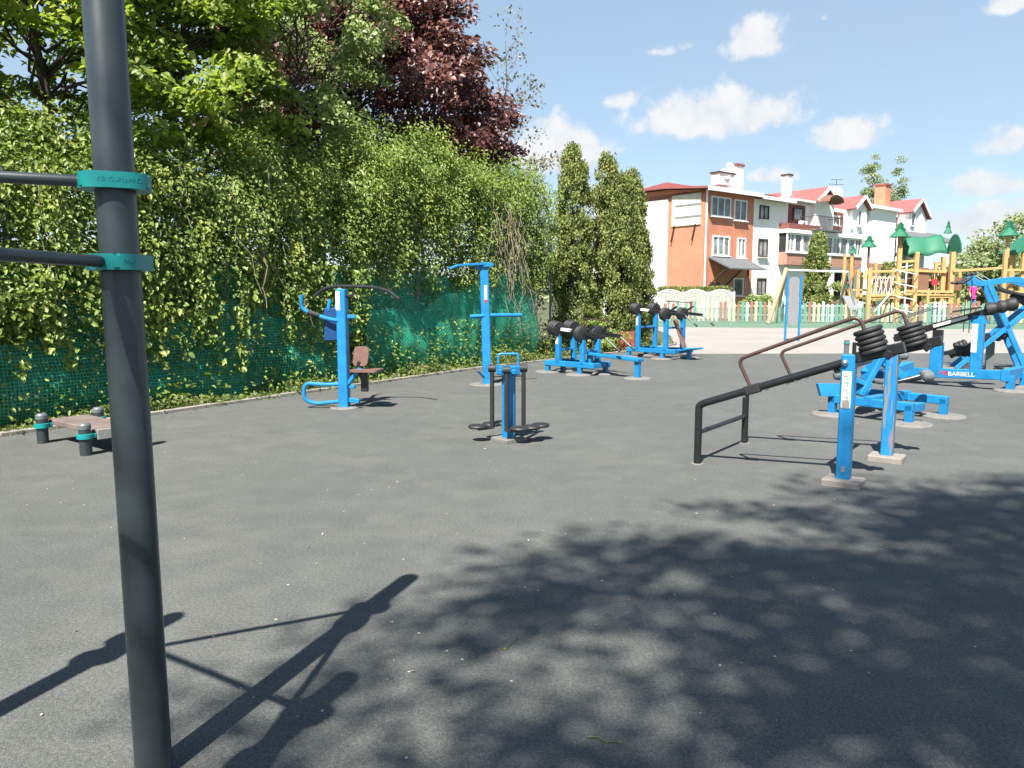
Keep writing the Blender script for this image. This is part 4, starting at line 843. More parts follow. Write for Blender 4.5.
# ------------------------------------------------------------------ row houses
HC = V((13.55, 53.8, 0)); HD = V((.788, .616, 0)); HA = math.atan2(HD.y, HD.x)
def Sx(px, off=0):
    """distance along the facade at a picture column (off: metres in front of the facade)"""
    u = (px - 512) / FPX; cx0 = HC.x + .616 * off; cy0 = HC.y - .788 * off
    k = .99; return (cy0 * u * k - cx0) / (.788 - .616 * u * k)
def Zy(s, py, off=0):
    Y = HC.y + .616 * s - .788 * off; return at(512, py, Y).z
def part(mb, name, mt, root): return mb.build(name, mt, root)
def wall_box(root, name, s0, s1, y0, y1, z0, z1, mt): return MB().box(((s0 + s1) / 2, (y0 + y1) / 2, (z0 + z1) / 2), (s1 - s0, y1 - y0, z1 - z0), bev=0).build(name, mt, root)
def window(root, s0, s1, z0, z1, y=0, frame='trim', glass='glass', mull=1, rail=None, sill=True):
    """frame ring standing proud of the wall, glass set back inside it"""
    w_, h_ = s1 - s0, z1 - z0; t = .09; mb = MB()
    mb.box(((s0 + s1) / 2, y - .03, z1 - t / 2), (w_, .12, t), bev=0).box(((s0 + s1) / 2, y - .03, z0 + t / 2), (w_, .12, t), bev=0)
    mb.box((s0 + t / 2, y - .03, (z0 + z1) / 2), (t, .119, h_ - 2 * t), bev=0).box((s1 - t / 2, y - .03, (z0 + z1) / 2), (t, .119, h_ - 2 * t), bev=0)
    for i in range(mull): mb.box((s0 + w_ * (i + 1) / (mull + 1), y - .028, (z0 + z1) / 2), (t * .8, .1, h_ - 2 * t), bev=0)
    f = mb.build('window', frame, root)
    MB().box(((s0 + s1) / 2, y - .006, (z0 + z1) / 2), (w_ - 2 * t - .004, .03, h_ - 2 * t - .004), bev=0).build('pane', glass, f)
    if sill: MB().box(((s0 + s1) / 2, y - .09, z0 - .03), (w_ + .2, .24, .05), bev=0).build('sill', 'trim', f)
    return f
def pxwin(root, x0, x1, y0, y1, off=0, **kw):
    s0, s1 = Sx(x0, off), Sx(x1, off); sm = (s0 + s1) / 2
    return window(root, s0, s1, Zy(sm, y1, off), Zy(sm, y0, off), -off, **kw)
def gable_roof(root, sr, zr, sl, zl, sR, zR, y0, y1, mt='redroof', th=.14, gable='render_white'):
    mb = MB(); ov = .35
    for sa, za in ((sl, zl), (sR, zR)):
        d = V((sa - sr, 0, za - zr)); dn = d.normalized(); nrm = V((dn.z, 0, -dn.x)); nrm = nrm if nrm.z > 0 else -nrm
        p = V((sr, 0, zr)); q = V((sa, 0, za)) + dn * .25
        mb.prism([(0, 0), ((q - p).length, 0), ((q - p).length, th), (0, th)], (sr, y0 - ov, zr), dn, nrm, (0, y1 - y0 + ov, 0))
    r = mb.build('roof', mt, root)
    # white barge boards along the gable edge
    mb = MB()
    for sa, za in ((sl, zl), (sR, zR)): mb.beam((sr, y0 - ov - .03, zr + .02), (sa, y0 - ov - .03, za + .02), .05, .26, 0)
    mb.build('barge_board', 'trim', r); return r

# 1  brick end house
h1 = thing('brick_house', 'orange brick end house with a white side wall and peeling cream panel', 'house', HC, HA)
s_end = Sx(751.5); ze = 9.05
wall_box(h1, 'wall', 0, s_end, 0, 11, 0, ze, 'brick')
zt = ze + .9
MB().prism([(0, ze - .3), (0, ze), (3.2, ze + .3), (11, ze + .5), (11, ze - .3)], (0, .01, 0), (0, 1, 0), (0, 0, 1), (s_end, 0, 0)).build('attic_wall', 'brick', h1)
tW = 3.3
wall_box(h1, 'side_render', -.07, -.003, tW, 11.02, 0, ze - .35, 'render_white')
wp = wall_box(h1, 'cream_panel', -.09, -.003, .3, 2.9, Zy(0, 224), Zy(0, 192), 'cream')
for z_ in (Zy(0, 203), Zy(0, 215)): MB().box((-.1, 1.4, z_), (.03, 2.3, .12), bev=0).build('panel_batten', 'greydull', wp)
for t_ in (2.6, .7): MB().beam((-.12, t_, Zy(0, 223)), (-.16, t_ + .25, Zy(0, 240)), .08, .08).build('strut', 'darkframe', h1)
rf = MB().prism([(-.7, ze - .02), (3.3, ze + .36), (11.4, ze + .57), (11.4, ze + .72), (3.3, ze + .51), (-.7, ze + .13)], (-.55, 0, 0), (0, 1, 0), (0, 0, 1), (s_end + .55, 0, 0)).build('roof', 'redroof', h1)
MB().box((s_end / 2 - .27, -.74, ze - .02), (s_end + .62, .10, .28), bev=0).build('fascia', 'trim', rf)
MB().prism([(.6, ze + .2), (4, ze + 1.0), (9, ze + .6)], (.6, 0, 0), (0, 1, 0), (0, 0, 1), (s_end - .2, 0, 0)).build('upper_roof', 'redroof', rf)
MB().tube([(.09, -.10, ze), (.09, -.10, 0)], .07, 10).build('drainpipe', 'trim', h1)
pxwin(h1, 708.5, 728, 197, 217, mull=2); pxwin(h1, 731.5, 744, 200, 221, mull=1)
pxwin(h1, 711, 728, 236, 256, mull=2, glass='curtain'); pxwin(h1, 736, 744, 238, 258, mull=1, glass='curtain')
pxwin(h1, 733, 743, 278, 296, mull=0, glass='glass')
dr = wall_box(h1, 'door', Sx(710), Sx(719), -.08, -.003, .3, 2.6, 'darkframe')
MB().box((Sx(712), -.1, 1.4), (.05, .06, .12), bev=0).build('handle', 'steel', dr)
cv = MB().prism([(0, 0), (1.9, -.85), (1.9, -.75), (0, .12)], (Sx(708.5) - .1, -.02, Zy(1, 258)), (0, -1, 0), (0, 0, 1), (Sx(744) - Sx(708.5), 0, 0)).build('canopy', 'greyroof', h1)
for px_ in (709, 725): MB().beam((Sx(px_), -1.6, Zy(1, 258) - .65), (Sx(px_), -.02, Zy(1, 258) - 2.0), .09, .09).build('brace', 'darkframe', cv)
MB().beam((Sx(728), -1.7, 0), (Sx(728), -1.7, Zy(1, 258) - .75), .12, .12).build('post', 'darkframe', cv)
ch = MB().box((Sx(720, -4.5), 4.5, Zy(Sx(720, -4.5), 180, -4.5)), (2.0, .8, .9), bev=0).build('chimney', 'render_white', rf); MB().box((Sx(720, -4.5), 4.5, Zy(Sx(720, -4.5), 180, -4.5) + .5), (2.2, 1.0, .12), bev=0).build('cap', 'darkframe', ch)
ch = MB().box((Sx(732, -5.2), 5.2, Zy(Sx(732, -5.2), 167, -5.2) - 1.5), (.95, .9, 3), bev=0).build('chimney', 'render_white', rf); MB().box((Sx(732, -5.2), 5.2, Zy(Sx(732, -5.2), 167, -5.2) + .1), (1.1, 1.05, .2), bev=0).build('cap', 'brownwall', ch)
for px_, py_ in ((721.5, 174), (727, 168)):
    dx = Sx(px_, -4.2); z_ = Zy(dx, py_, -4.2) - ze
    MB().lathe([(.06, -.12), (.3, -.05), (.46, .06), (.44, .07), (.28, -.02), (.05, -.08)], (dx, 4.2, ze + z_), (-.2, -.9, .35), 20).build('satellite_dish', 'trim', ch)

# 2  white house
h2 = thing('white_house', 'plain white house between the brick end house and the gabled house with balcony', 'house', HC + HD * s_end, HA)
o2 = s_end; w2 = Sx(785.5) - s_end; z2 = 8.9
wall_box(h2, 'wall', .004, w2, .05, 11, 0, z2, 'render_white'); wall_box(h2, 'plinth', .02, w2, .0, .06, 0, .9, 'plinth')
r2 = MB().prism([(-.65, z2 - .02), (5, z2 + .8), (11.3, z2 + .3), (11.3, z2 + .44), (5, z2 + .95), (-.65, z2 + .14)], (.06, 0, 0), (0, 1, 0), (0, 0, 1), (w2 - .05, 0, 0)).build('roof', 'redroof', h2)
MB().box((w2 / 2, -.69, z2 + .02), (w2 - .02, .09, .26), bev=0).build('fascia', 'trim', r2)
ch = MB().box((Sx(783, -3) - o2, 3, Zy(Sx(783, -3), 176, -3) - 1.2), (.6, .6, 2.4), bev=0).build('chimney', 'render_white', r2); MB().box((Sx(783, -3) - o2, 3, Zy(Sx(783, -3), 176, -3) + .06), (.75, .75, .14), bev=0).build('cap', 'darkframe', ch)
q_ = Sx(760, -3.6) - o2; MB().box((q_, 3.6, z2 + .75), (2.2, .9, .5), bev=0).box((q_, 3.6, z2 + 1.05), (2.5, 1.1, .08), bev=0).build('roof_light', 'darkframe', r2)
for y0_, y1_ in ((205, 219), (238.5, 257), (278, 295)):
    s0, s1 = Sx(757.5) - o2, Sx(766.5) - o2; window(h2, s0, s1, Zy(s0 + o2, y1_), Zy(s0 + o2, y0_), .05, frame='darkframe', glass='curtain', mull=1)

# 3  gabled house with balcony and glazed veranda
o3 = Sx(785.5); h3 = thing('gabled_house', 'white house with two red gables, a balcony and a glazed veranda over a pink band', 'house', HC + HD * o3, HA)
X3 = lambda px, off=0: Sx(px, off) - o3
w3 = X3(866); zE = Zy(o3 + 2, 203)
wall_box(h3, 'wall', .004, w3, .3, 11, 0, zE, 'render_white')
VO = .7                                     # veranda stands forward of the facade
zv0, zv1, zb0 = Zy(o3 + 4, 254, VO), Zy(o3 + 4, 236, VO), Zy(o3 + 4, 266, VO)
vs0, vs1 = X3(786, VO), X3(861, VO)
vr = wall_box(h3, 'veranda_band', vs0, vs1, -VO, .28, zb0, zv0, 'pinkwall')
wall_box(h3, 'veranda_slab', vs0 - .1, vs1 + .15, -VO - .18, .29, zv1 + .02, zv1 + .3, 'trim')
wall_box(h3, 'veranda_fascia', vs0, vs1 * .33, -VO - .1, .27, zv1 + .302, zv1 + .75, 'brownwall')
wall_box(h3, 'veranda_back', vs0 + .05, vs1 - .05, -VO + .25, .2, zv0 + .002, zv1, 'shade_dark')
edges = [786, 793.5, 801, 809, 817, 824, 831.5, 839, 846.5, 853.5, 860]
for i, (a_, b_) in enumerate(zip(edges, edges[1:])): window(h3, X3(a_, VO), X3(b_, VO) - .05, zv0 + .02, zv1, -VO + .08, mull=0 if i % 3 else 1, glass='glass' if i % 2 else 'curtain', sill=False)
wall_box(h3, 'veranda_sill', vs0 - .05, vs1 + .05, -VO - .1, -VO + .1, zv0 - .08, zv0 + .018, 'trim')
for px_ in (829, 843): wall_box(h3, 'pilaster', X3(px_, VO) - .12, X3(px_, VO) + .12, -VO - .04, -VO + .02, zb0 + .01, zv0 - .09, 'trim')
wall_box(h3, 'porch_shade_panel', X3(824), X3(856), .2, .296, 0, zb0 - .3, 'shade_dark'); wall_box(h3, 'porch_beam', X3(822, VO), X3(858, VO), -VO, .29, zb0 - .35, zb0 - .004, 'greydull')  # flat dark panel paints the shade of the recessed porch
for px_ in (831, 834, 846): MB().cyl((X3(px_, VO), -VO + .2, 0), (X3(px_, VO), -VO + .2, zb0 - .36), .2, 16).build('column', 'trim', h3)
wall_box(h3, 'porch_wall', X3(824, VO), X3(858, VO), -VO - .02, -VO + .14, 0, 1.2, 'pinkwall')
# upper floor
wall_box(h3, 'cladding', X3(789), X3(805), .22, .296, zv1 + .4, Zy(o3 + 2, 205), 'brownwall')
pxw = lambda x0, x1, y0, y1, yy, **k: window(h3, X3(x0), X3(x1), Zy(o3 + X3(x0), y1), Zy(o3 + X3(x0), y0), yy, **k)
pxw(792.5, 802.5, 207, 220, .2, frame='darkframe', mull=0, glass='curtain', sill=False); wall_box(h3, 'cladding', X3(827.5), X3(843), .22, .296, zv1 + .4, Zy(o3 + 8, 212), 'brownwall'); pxw(832, 838.5, 215, 225, .2, mull=1)
wall_box(h3, 'balcony_opening', X3(815), X3(821), .25, .297, zv1 + .4, Zy(o3 + 5, 205), 'shade_dark')
bl = wall_box(h3, 'balcony', X3(813, 1.2), X3(839, 1.2), -1.35, .28, zv1 + .32, zv1 + .46, 'greyroof')
mb = MB(); bs0, bs1 = X3(813, 1.2) + .05, X3(839, 1.2) - .05; zb = zv1 + .46
mb.tube([(bs0, .2, zb + 1.0), (bs0, -1.3, zb + 1.0), (bs1, -1.3, zb + 1.0), (bs1, .2, zb + 1.0)], .03, 6)
for i in range(22): mb.tube([(bs0 + (bs1 - bs0) * i / 21, -1.3, zb), (bs0 + (bs1 - bs0) * i / 21, -1.3, zb + 1)], .018, 5)
for i in range(5): mb.tube([(bs1, -1.3 + i * .35, zb), (bs1, -1.3 + i * .35, zb + 1)], .018, 5); mb.tube([(bs0, -1.3 + i * .35, zb), (bs0, -1.3 + i * .35, zb + 1)], .018, 5)
mb.build('railing', 'darkframe', bl)
aw = [(math.cos(R(180 - i * 15)) * 1.15, math.sin(R(180 - i * 15)) * .6) for i in range(13)]; ai = [(x * .96, z * .93) for x, z in aw[::-1]]
MB().prism(aw + ai, (X3(829, 1.0), -1.4, Zy(o3 + 6, 205)), (1, 0, 0), (0, 0, 1), (0, 1.65, 0)).build('awning', 'brownpanel', h3)
for px_, py_ in ((803.5, 225), (851.5, 231)):
    s_ = X3(px_, .3); ac = MB().box((s_, -.05, Zy(o3 + s_, py_)), (.85, .3, .6), bev=.02).build('air_conditioner', 'trim', h3); MB().lathe([(.21, 0), (.21, .02), (.03, .03)], (s_ - .1, -.2, Zy(o3 + s_, py_)), (0, -1, 0), 18).build('fan', 'greydull', ac)
# gables (ridges run back from the street)
def gab(px_apex, py_apex, px_l, py_l, px_r, py_r, y0, root, org, zwall):
    sa, sl2, sr2 = Sx(px_apex, -y0) - org, Sx(px_l, -y0) - org, Sx(px_r, -y0) - org
    za, zl, zr = Zy(org + sa, py_apex, -y0), Zy(org + sl2, py_l, -y0), Zy(org + sr2, py_r, -y0)
    MB().prism([(sl2 + .15, zwall), (sl2 + .15, zl - .12), (sa, za - .12), (sr2 - .15, zr - .12), (sr2 - .15, zwall)], (0, y0 + .02, 0), (1, 0, 0), (0, 0, 1), (0, 9.5, 0)).build('gable_wall', 'render_white', root)
    return gable_roof(root, sa, za, sl2, zl, sr2, zr, y0, 10)
gab(822, 188.5, 811, 202, 832, 203, -.1, h3, o3, zv1 + .4)
MB().prism([(-.02, zE + .05), (X3(811), zE + .05), (X3(811), zE + .2), (-.02, zE + .2)], (0, -.4, 0), (1, 0, 0), (0, 0, 1), (0, 2.2, 0)).build('eave', 'trim', h3)
gab(858, 197, 849, 208.5, 865, 209, -.1, h3, o3, zv1 + .4)
pxw(853, 857, 210, 226, -.12, mull=0, glass='glass')
mast = MB().tube([(X3(832, -3), 3, zE), (X3(832, -3), 3, Zy(o3 + 6, 172, -3))], .04, 6)
for z_, ln in ((Zy(o3 + 6, 173, -3), 1.3), (Zy(o3 + 6, 178, -3), 2.0), (Zy(o3 + 6, 183, -3), 1.2)): mast.tube([(X3(832, -3) - ln * .5, 3.2, z_), (X3(832, -3) + ln * .6, 2.9, z_ + .1)], .03, 5)
mast.build('antenna', 'galv', h3)
MB().lathe([(.05, -.1), (.4, -.02), (.55, .1), (.53, .11), (.3, .02), (.05, -.05)], (X3(832.5, -2.6), 2.6, Zy(o3 + 6, 187, -2.6)), (-.5, -.85, .2), 20).build('satellite_dish', 'trim', h3)

# 4  far white house
o4 = Sx(866); h4 = thing('white_house', 'far white house with an orange brick chimney, red gable and grey porch roof', 'house', HC + HD * o4, HA)
X4 = lambda px, off=0: Sx(px, off) - o4
w4 = X4(922); z4 = Zy(o4, 208)
wall_box(h4, 'wall', .004, X4(892), -.1, 11, 0, z4, 'render_white'); wall_box(h4, 'wall', X4(892), w4, .6, 11, 0, z4 - .3, 'render_white')
wall_box(h4, 'band', .1, X4(888), -.14, -.102, Zy(o4, 281), Zy(o4, 263), 'pinkwall')
r4 = MB().prism([(-.2, z4 - .02), (X4(893) + .2, z4 - .05), (X4(893) + .2, z4 + .2), (-.2, z4 + .24)], (0, -.5, 0), (1, 0, 0), (0, 0, 1), (0, 1.0, 0)).build('eave', 'trim', h4)
ch = MB().box((X4(878, -1), 1.0, Zy(o4 + 3, 198, -1)), (1.0, 1.0, 2.4), bev=0).build('chimney', 'brick', h4); MB().box((X4(878, -1), 1.0, Zy(o4 + 3, 198, -1) + 1.27), (1.2, 1.2, .14), bev=0).build('cap', 'redroof', ch)
gab(915, 200, 906, 212, 924, 218, .3, h4, o4, 4)
s0, s1 = X4(894), X4(900); window(h4, s0, s1, Zy(o4 + s0, 228), Zy(o4 + s0, 216), .6, frame='brownwall', mull=0, sill=False)
s0, s1 = X4(910), X4(914); window(h4, s0, s1, Zy(o4 + s0, 226), Zy(o4 + s0, 212), .25, mull=0, sill=False)
pc = MB().prism([(0, 0), (2.6, -1.1), (2.6, -.95), (0, .15)], (X4(893), .5, Zy(o4 + 7, 231)), (0, -1, 0), (0, 0, 1), (X4(938) - X4(893), 0, 0)).build('porch_roof', 'greyroof', h4)
wall_box(h4, 'porch_opening', X4(894), X4(920), .5, .596, .5, Zy(o4 + 7, 240), 'greyprint')
MB().tube([(X4(892.6), -.25, z4), (X4(892.6), -.25, 0)], .07, 8).build('drainpipe', 'trim', h4)

# ------------------------------------------------------------------ playground
PY = 45.0
def pp(px, py, dy=0): return at(px, py, PY + dy)
def playpost(root, org, px, ptop, dy=0, wdt=.2, mt='yellow', pbot=None):
    p = pp(px, ptop, dy); z0 = -.05 if pbot is None else pp(px, pbot, dy).z
    return MB().beam((p.x - org.x, p.y - org.y, z0), (p.x - org.x, p.y - org.y, p.z), wdt, wdt, .02).build('post', mt, root)
def pine_top(parent, c, w_, h_):
    """two crossed flat pine outlines of green board"""
    o = [(0, 1), (.22, .78), (.14, .74), (.36, .48), (.24, .44), (.52, .1), (.2, .16), (.0, 0)]; o = o + [(-x, y) for x, y in o[-2:0:-1]]
    mb = MB()
    for u in ((1, .25, 0), (-.25, 1, 0)):
        u = V(u).normalized(); nrm = V((-u.y, u.x, 0)); mb.prism([(x * w_, y * h_) for x, y in o], V(c) - nrm * .015, u, (0, 0, 1), nrm * .03)
    mb.lathe([(w_ * .5, 0), (w_ * .3, h_ * .25), (.02, h_ * .5)], V(c) + V((0, 0, h_ * .06)), (0, 0, 1), 7)
    return mb.build('pine_cutout', 'green', parent)
org = V((20.6, PY, 0)) * V((1, 1, 0)); org = pp(880, 300) * V((1, 1, 0))
pt = thing('play_tower', 'yellow timber play tower with green pine cutouts and wavy green roof', 'playground', org)
def loc(px, py, dy=0): return pp(px, py, dy) - org
for px, pt_, dy, wd in ((845, 254, 1.2, .17), (852, 254, .6, .17), (870, 268, 0, .22), (900, 245, 0, .24), (917, 252, 0, .24), (921, 268, 1.6, .2), (944, 257, .2, .24), (953, 252, .2, .26), (862, 272, 1.6, .16), (909, 270, 1.8, .2), (928, 292, 0, .16)):
    playpost(pt, org, px, pt_, dy, wd)
k = playpost(pt, org, 869, 246, 0, .12, 'brownpanel', 268); pine_top(k, loc(869, 248), 1.0, .75)
k = playpost(pt, org, 900, 234, .02, .16, 'orange', 246); pine_top(k, loc(900, 238), 1.25, .95)
k = playpost(pt, org, 853, 250, .6, .08, 'brownpanel', 256); pine_top(k, loc(853, 254, .6), .5, .5)
# wavy roof
ra, rb = loc(913, 237), loc(949, 234); mb = MB(); n = 14
for side in (-1, 1):
    grid_ = []
    for i in range(n + 1):
        t = i / n; rid = ra.lerp(rb, t) + V((0, .8, .05 * math.sin(t * 9))); row = []
        for j in range(6):
            s_ = j / 5; row.append(mb.bm.verts.new(rid + V((-.25 * s_ * (t < .2), side * .85 * s_, -1.08 * s_ ** 1.35 - .06 * math.sin(t * 12 + s_ * 3) * s_))))
        grid_.append(row)
    for i in range(n):
        for j in range(5): mb.bm.faces.new((grid_[i][j], grid_[i + 1][j], grid_[i + 1][j + 1], grid_[i][j + 1]))
ro = mb.build('roof', 'green', pt); sm = ro.modifiers.new('thickness', 'SOLIDIFY'); sm.thickness = .05
MB().prism([(math.cos(R(i * 18)) * .75, math.sin(R(i * 18)) * 1.15 - 1.15) for i in range(11)], loc(955, 234, .8) , (0, 1, 0), (0, 0, 1), (.05, 0, 0)).build('gable_board', 'green', pt)
pine_top(ro, loc(948, 234, .8), .5, .8)
for a_, b_ in (((865, 272), (900, 271)), ((867, 296), (912, 294)), ((900, 270), (946, 272)), ((905, 291), (953, 292)), ((953, 271), (1002, 268)), ((870, 273), (862, 277)), ((898, 262), (918, 261))):
    MB().beam(loc(*a_), loc(*b_), .12, .14, .01).build('rail', 'yellow', pt)
p0, p1 = loc(903, 294), loc(955, 294); MB().box(((p0.x + p1.x) / 2, .95, p0.z - .05), (p1.x - p0.x, 1.9, .1)).build('deck', 'yellow', pt)
p0, p1 = loc(866, 297), loc(903, 297); MB().box(((p0.x + p1.x) / 2, .8, p0.z - .05), (p1.x - p0.x, 1.6, .1)).build('deck', 'yellow', pt)
c = loc(924, 279); mb = MB(); mb.prism([(x, y) for x, y in rrect(.66, 1.35, .12)], c + V((0, .05, 0)), (1, 0, 0), (0, 0, 1), (0, .04, 0)); mb.build('side_panel', 'brownpanel', pt)
c = loc(913, 280, .9); MB().prism(rrect(.5, 1.2, .1), c, (1, 0, 0), (0, 0, 1), (0, .04, 0)).build('side_panel', 'brownpanel', pt)
c = loc(948, 281, .9); MB().prism(rrect(.5, 1.1, .1), c, (1, 0, 0), (0, 0, 1), (0, .04, 0)).build('side_panel', 'orange', pt)
mb = MB()
for i in range(6): mb.tube([loc(931.5 + i * 2, 272, .3), loc(931.5 + i * 2, 291, .3)], .022, 6)
for y_ in (296, 302, 308, 313): mb.tube([loc(930, y_, .3), loc(944, y_, .3)], .03, 6)
mb.build('baluster', 'darkframe', pt)
MB().prism(rrect(.32, .34, .05), loc(934.5, 282, .1), (1, 0, 0), (0, 0, 1), (0, .05, 0)).build('play_panel', 'red', pt)
c = loc(907, 262); mb = MB(); mb.tube([c, V((c.x, c.y, 0))], .04, 8); nn2 = 70; ztop = c.z - .1
mb.tube([(c.x + .62 * math.cos(i * .36), c.y - .0 + .5 * math.sin(i * .36), ztop - i / nn2 * (ztop - .5)) for i in range(nn2)], .028, 6); mb.tube([c + V((0, 0, 0)), loc(898, 261)], .03, 6)
mb.build('spiral_climber', 'trim', pt)
MB().tube([loc(874, 312, -.8), loc(890, 294, -.1)], .04, 8).build('slide_pole', 'trim', pt)
c = loc(852, 303, -.6); MB().prism(rrect(.75, 1.0, .05), c, (1, .2, 0), (-.3, .4, .8), (0, .05, .02)).build('climbing_panel', 'greydull', pt)
MB().beam(loc(884, 282, .8), loc(889, 296, .8), .14, .14).beam(loc(876, 283, .8), loc(882, 296, .8), .1, .1).build('brace', 'woodpale', pt)
MB().beam(loc(848, 284, .6), loc(856, 270, .6), .2, .1).beam(loc(847, 300, .6), loc(853, 268, 1.0), .1, .1).build('brace', 'orange', pt)

for px, pt_, dy, wd in ((858, 270, 3.0, .16), (876, 262, 3.2, .18), (893, 268, 3.0, .16), (936, 262, 2.6, .2), (960, 270, 2.4, .16), (887, 292, .2, .12)): playpost(pt, org, px, pt_, dy, wd, 'yellow')
for a_, b_, dy in (((858, 278), (893, 278), 3.0), ((893, 282), (936, 280), 3.0), ((936, 284), (960, 285), 2.5), ((845, 290), (870, 290), .8), ((928, 303), (953, 303), .1), ((930, 297), (953, 297), .1)): MB().beam(loc(*a_, dy), loc(*b_, dy), .1, .12, .01).build('rail', 'yellow', pt)
for px, py, dy, w_, h_, mt in ((851, 268, .9, .35, .9, 'orange'), (885, 285, 3.0, .8, .7, 'brownpanel'), (905, 308, .3, .75, 1.2, 'brownpanel'), (938, 308, 1.2, .6, .9, 'brownpanel'), (848, 292, 1.0, .3, .9, 'green'), (957, 284, 2.0, .6, .8, 'brownpanel')): MB().prism(rrect(w_, h_, .08), loc(px, py, dy), (1, 0, 0), (0, 0, 1), (0, .05, 0)).build('side_panel', mt, pt)
mb = MB()
for i in range(6): mb.tube([loc(870 + i * 5, 273, .1), loc(868 + i * 5 + 4, 295, .1)], .02, 5); mb.tube([loc(870 + i * 5 + 5, 273, .1), loc(868 + i * 5, 295, .1)], .02, 5)
mb.build('rope_net', 'trim', pt)
org = pp(1008, 300) * V((1, 1, 0))
p2_ = thing('play_tower', 'second yellow play tower with a green pine cutout, cut by the right picture edge', 'playground', org)
for px, pt_, dy, wd in ((1006, 250, 0, .22), (1012, 255, .8, .3), (1024, 252, .2, .22), (1034, 252, .2, .22), (966, 300, .4, .14)): playpost(p2_, org, px, pt_, dy, wd, 'yellow')
k = playpost(p2_, org, 1009, 234, 0, .15, 'yellow', 258); pine_top(k, loc(1009, 237), 1.2, 1.0)
mb = MB(); a_, b_ = loc(1016, 252), loc(1040, 233); mb.prism([(0, 0), (1.6, 1.2), (3.2, 0), (3.1, -.15), (1.6, 1.0), (.1, -.15)], loc(1017, 252), (1, 0, 0), (0, 0, 1), (0, 1.8, 0)); mb.build('roof', 'green', p2_)
MB().beam(loc(1004, 270), loc(1036, 270), .12, .13).beam(loc(1004, 292), loc(1036, 292), .12, .13).build('rail', 'yellow', p2_)
p0 = loc(972, 314); MB().box((p0.x, .2, .5), (1.9, 1.4, .1)).build('deck', 'yellow', p2_); MB().beam((p0.x + .9, 0, .5), (-.1, 0, .55), .1, .12).box((p0.x + .85, -.3, .22), (.14, .14, .46)).box((p0.x - .85, .7, .22), (.14, .14, .46)).build('deck_support', 'yellow', p2_)
DECK = V((p0.x + org.x, org.y + .1, .555))

# swing frame with pale beam
sw = thing('swing_frame', 'swing frame with a slanting pale log leg and white top bar', 'swing', pp(768, 322, -1) * V((1, 1, 0)))
so_ = pp(768, 322, -1) * V((1, 1, 0)); q0 = pp(786.5, 270, -.4) - so_; q1 = pp(848, 272, 0) - so_
MB().tube([(0, 0, 0), q0 + V((0, 0, .1))], .13, 12).build('leg', 'woodpale', sw); MB().tube([(q0.x * .9, 1.8, 0), q0 + V((0, .05, .1))], .12, 12).build('leg', 'woodpale', sw)
MB().tube([q0, q1], .055, 10).build('top_bar', 'trim', sw); MB().tube([q1 + V((.3, -.9, -q1.z)), q1], .07, 10).build('leg', 'galv', sw); MB().tube([q1 + V((-.1, 1.2, -q1.z)), q1], .07, 10).build('leg', 'galv', sw)
mb = MB().tube([q0.lerp(q1, .15), q0.lerp(q1, .15) + V((.1, .2, -1.9))], .012, 5).tube([q0.lerp(q1, .27), q0.lerp(q1, .27) + V((.1, .2, -1.9))], .012, 5); mb.build('chain', 'galv', sw)
c = q0.lerp(q1, .21) + V((.1, .2, -1.92)); MB().box(c, (.5, .22, .05)).build('seat', 'rubber', sw)

# ------------------------------------------------------------------ child in pink
def skinned(name, verts, edges_, radii, material, parent, sub=2):
    me = bpy.data.meshes.new(name); me.from_pydata([V(v) for v in verts], edges_, []); o = link(name, me, M[material], parent)
    o.modifiers.new('skin', 'SKIN'); sv = me.skin_vertices
    if not sv: 
        bm = bmesh.new(); bm.from_mesh(me); bm.verts.layers.skin.verify(); bm.to_mesh(me); bm.free(); sv = me.skin_vertices
    for i, r in enumerate(radii): sv[0].data[i].radius = (r, r) if not isinstance(r, tuple) else r
    sv[0].data[0].use_root = True
    s = o.modifiers.new('sub', 'SUBSURF'); s.levels = sub; s.render_levels = sub
    for mod in o.modifiers:
        if mod.type == 'SKIN': mod.use_smooth_shade = True
    return o
K = 1.12
ch_ = thing('person', 'child in a bright pink top and blue jeans standing on a low playground deck', 'person', DECK, R(200)); ch_.scale = (K, K, K)
vb = [(0, 0, .92), (0, 0, 1.12), (0, 0, 1.34), (0, .0, 1.45), (0, .0, 1.52), (0, .01, 1.62), (.1, 0, .88), (.11, .02, .48), (.11, -.02, .08), (.11, .12, .04), (-.1, 0, .88), (-.12, .1, .5), (-.12, 0, .08), (-.12, .14, .04), (.17, 0, 1.38), (.23, .02, 1.1), (.25, .12, .9), (.26, .18, .82), (-.17, 0, 1.38), (-.26, .08, 1.12), (-.2, .26, 1.05), (-.17, .34, 1.05)]
eb = [(0, 1), (1, 2), (2, 3), (3, 4), (4, 5), (0, 6), (6, 7), (7, 8), (8, 9), (0, 10), (10, 11), (11, 12), (12, 13), (2, 14), (14, 15), (15, 16), (16, 17), (2, 18), (18, 19), (19, 20), (20, 21)]
rb_ = [.12, .11, .12, .06, .06, .095, .085, .06, .042, .035, .085, .06, .042, .035, .05, .042, .034, .03, .05, .042, .034, .03]
skinned('body', vb, eb, rb_, 'skin', ch_)
skinned('top', [(0, 0, .95), (0, 0, 1.12), (0, 0, 1.36), (.17, 0, 1.39), (.225, .02, 1.15), (-.17, 0, 1.39), (-.25, .07, 1.16), (0, 0, .86)], [(0, 1), (1, 2), (2, 3), (3, 4), (2, 5), (5, 6), (0, 7)], [.15, .145, .15, .075, .07, .075, .07, .155], 'pink', ch_)
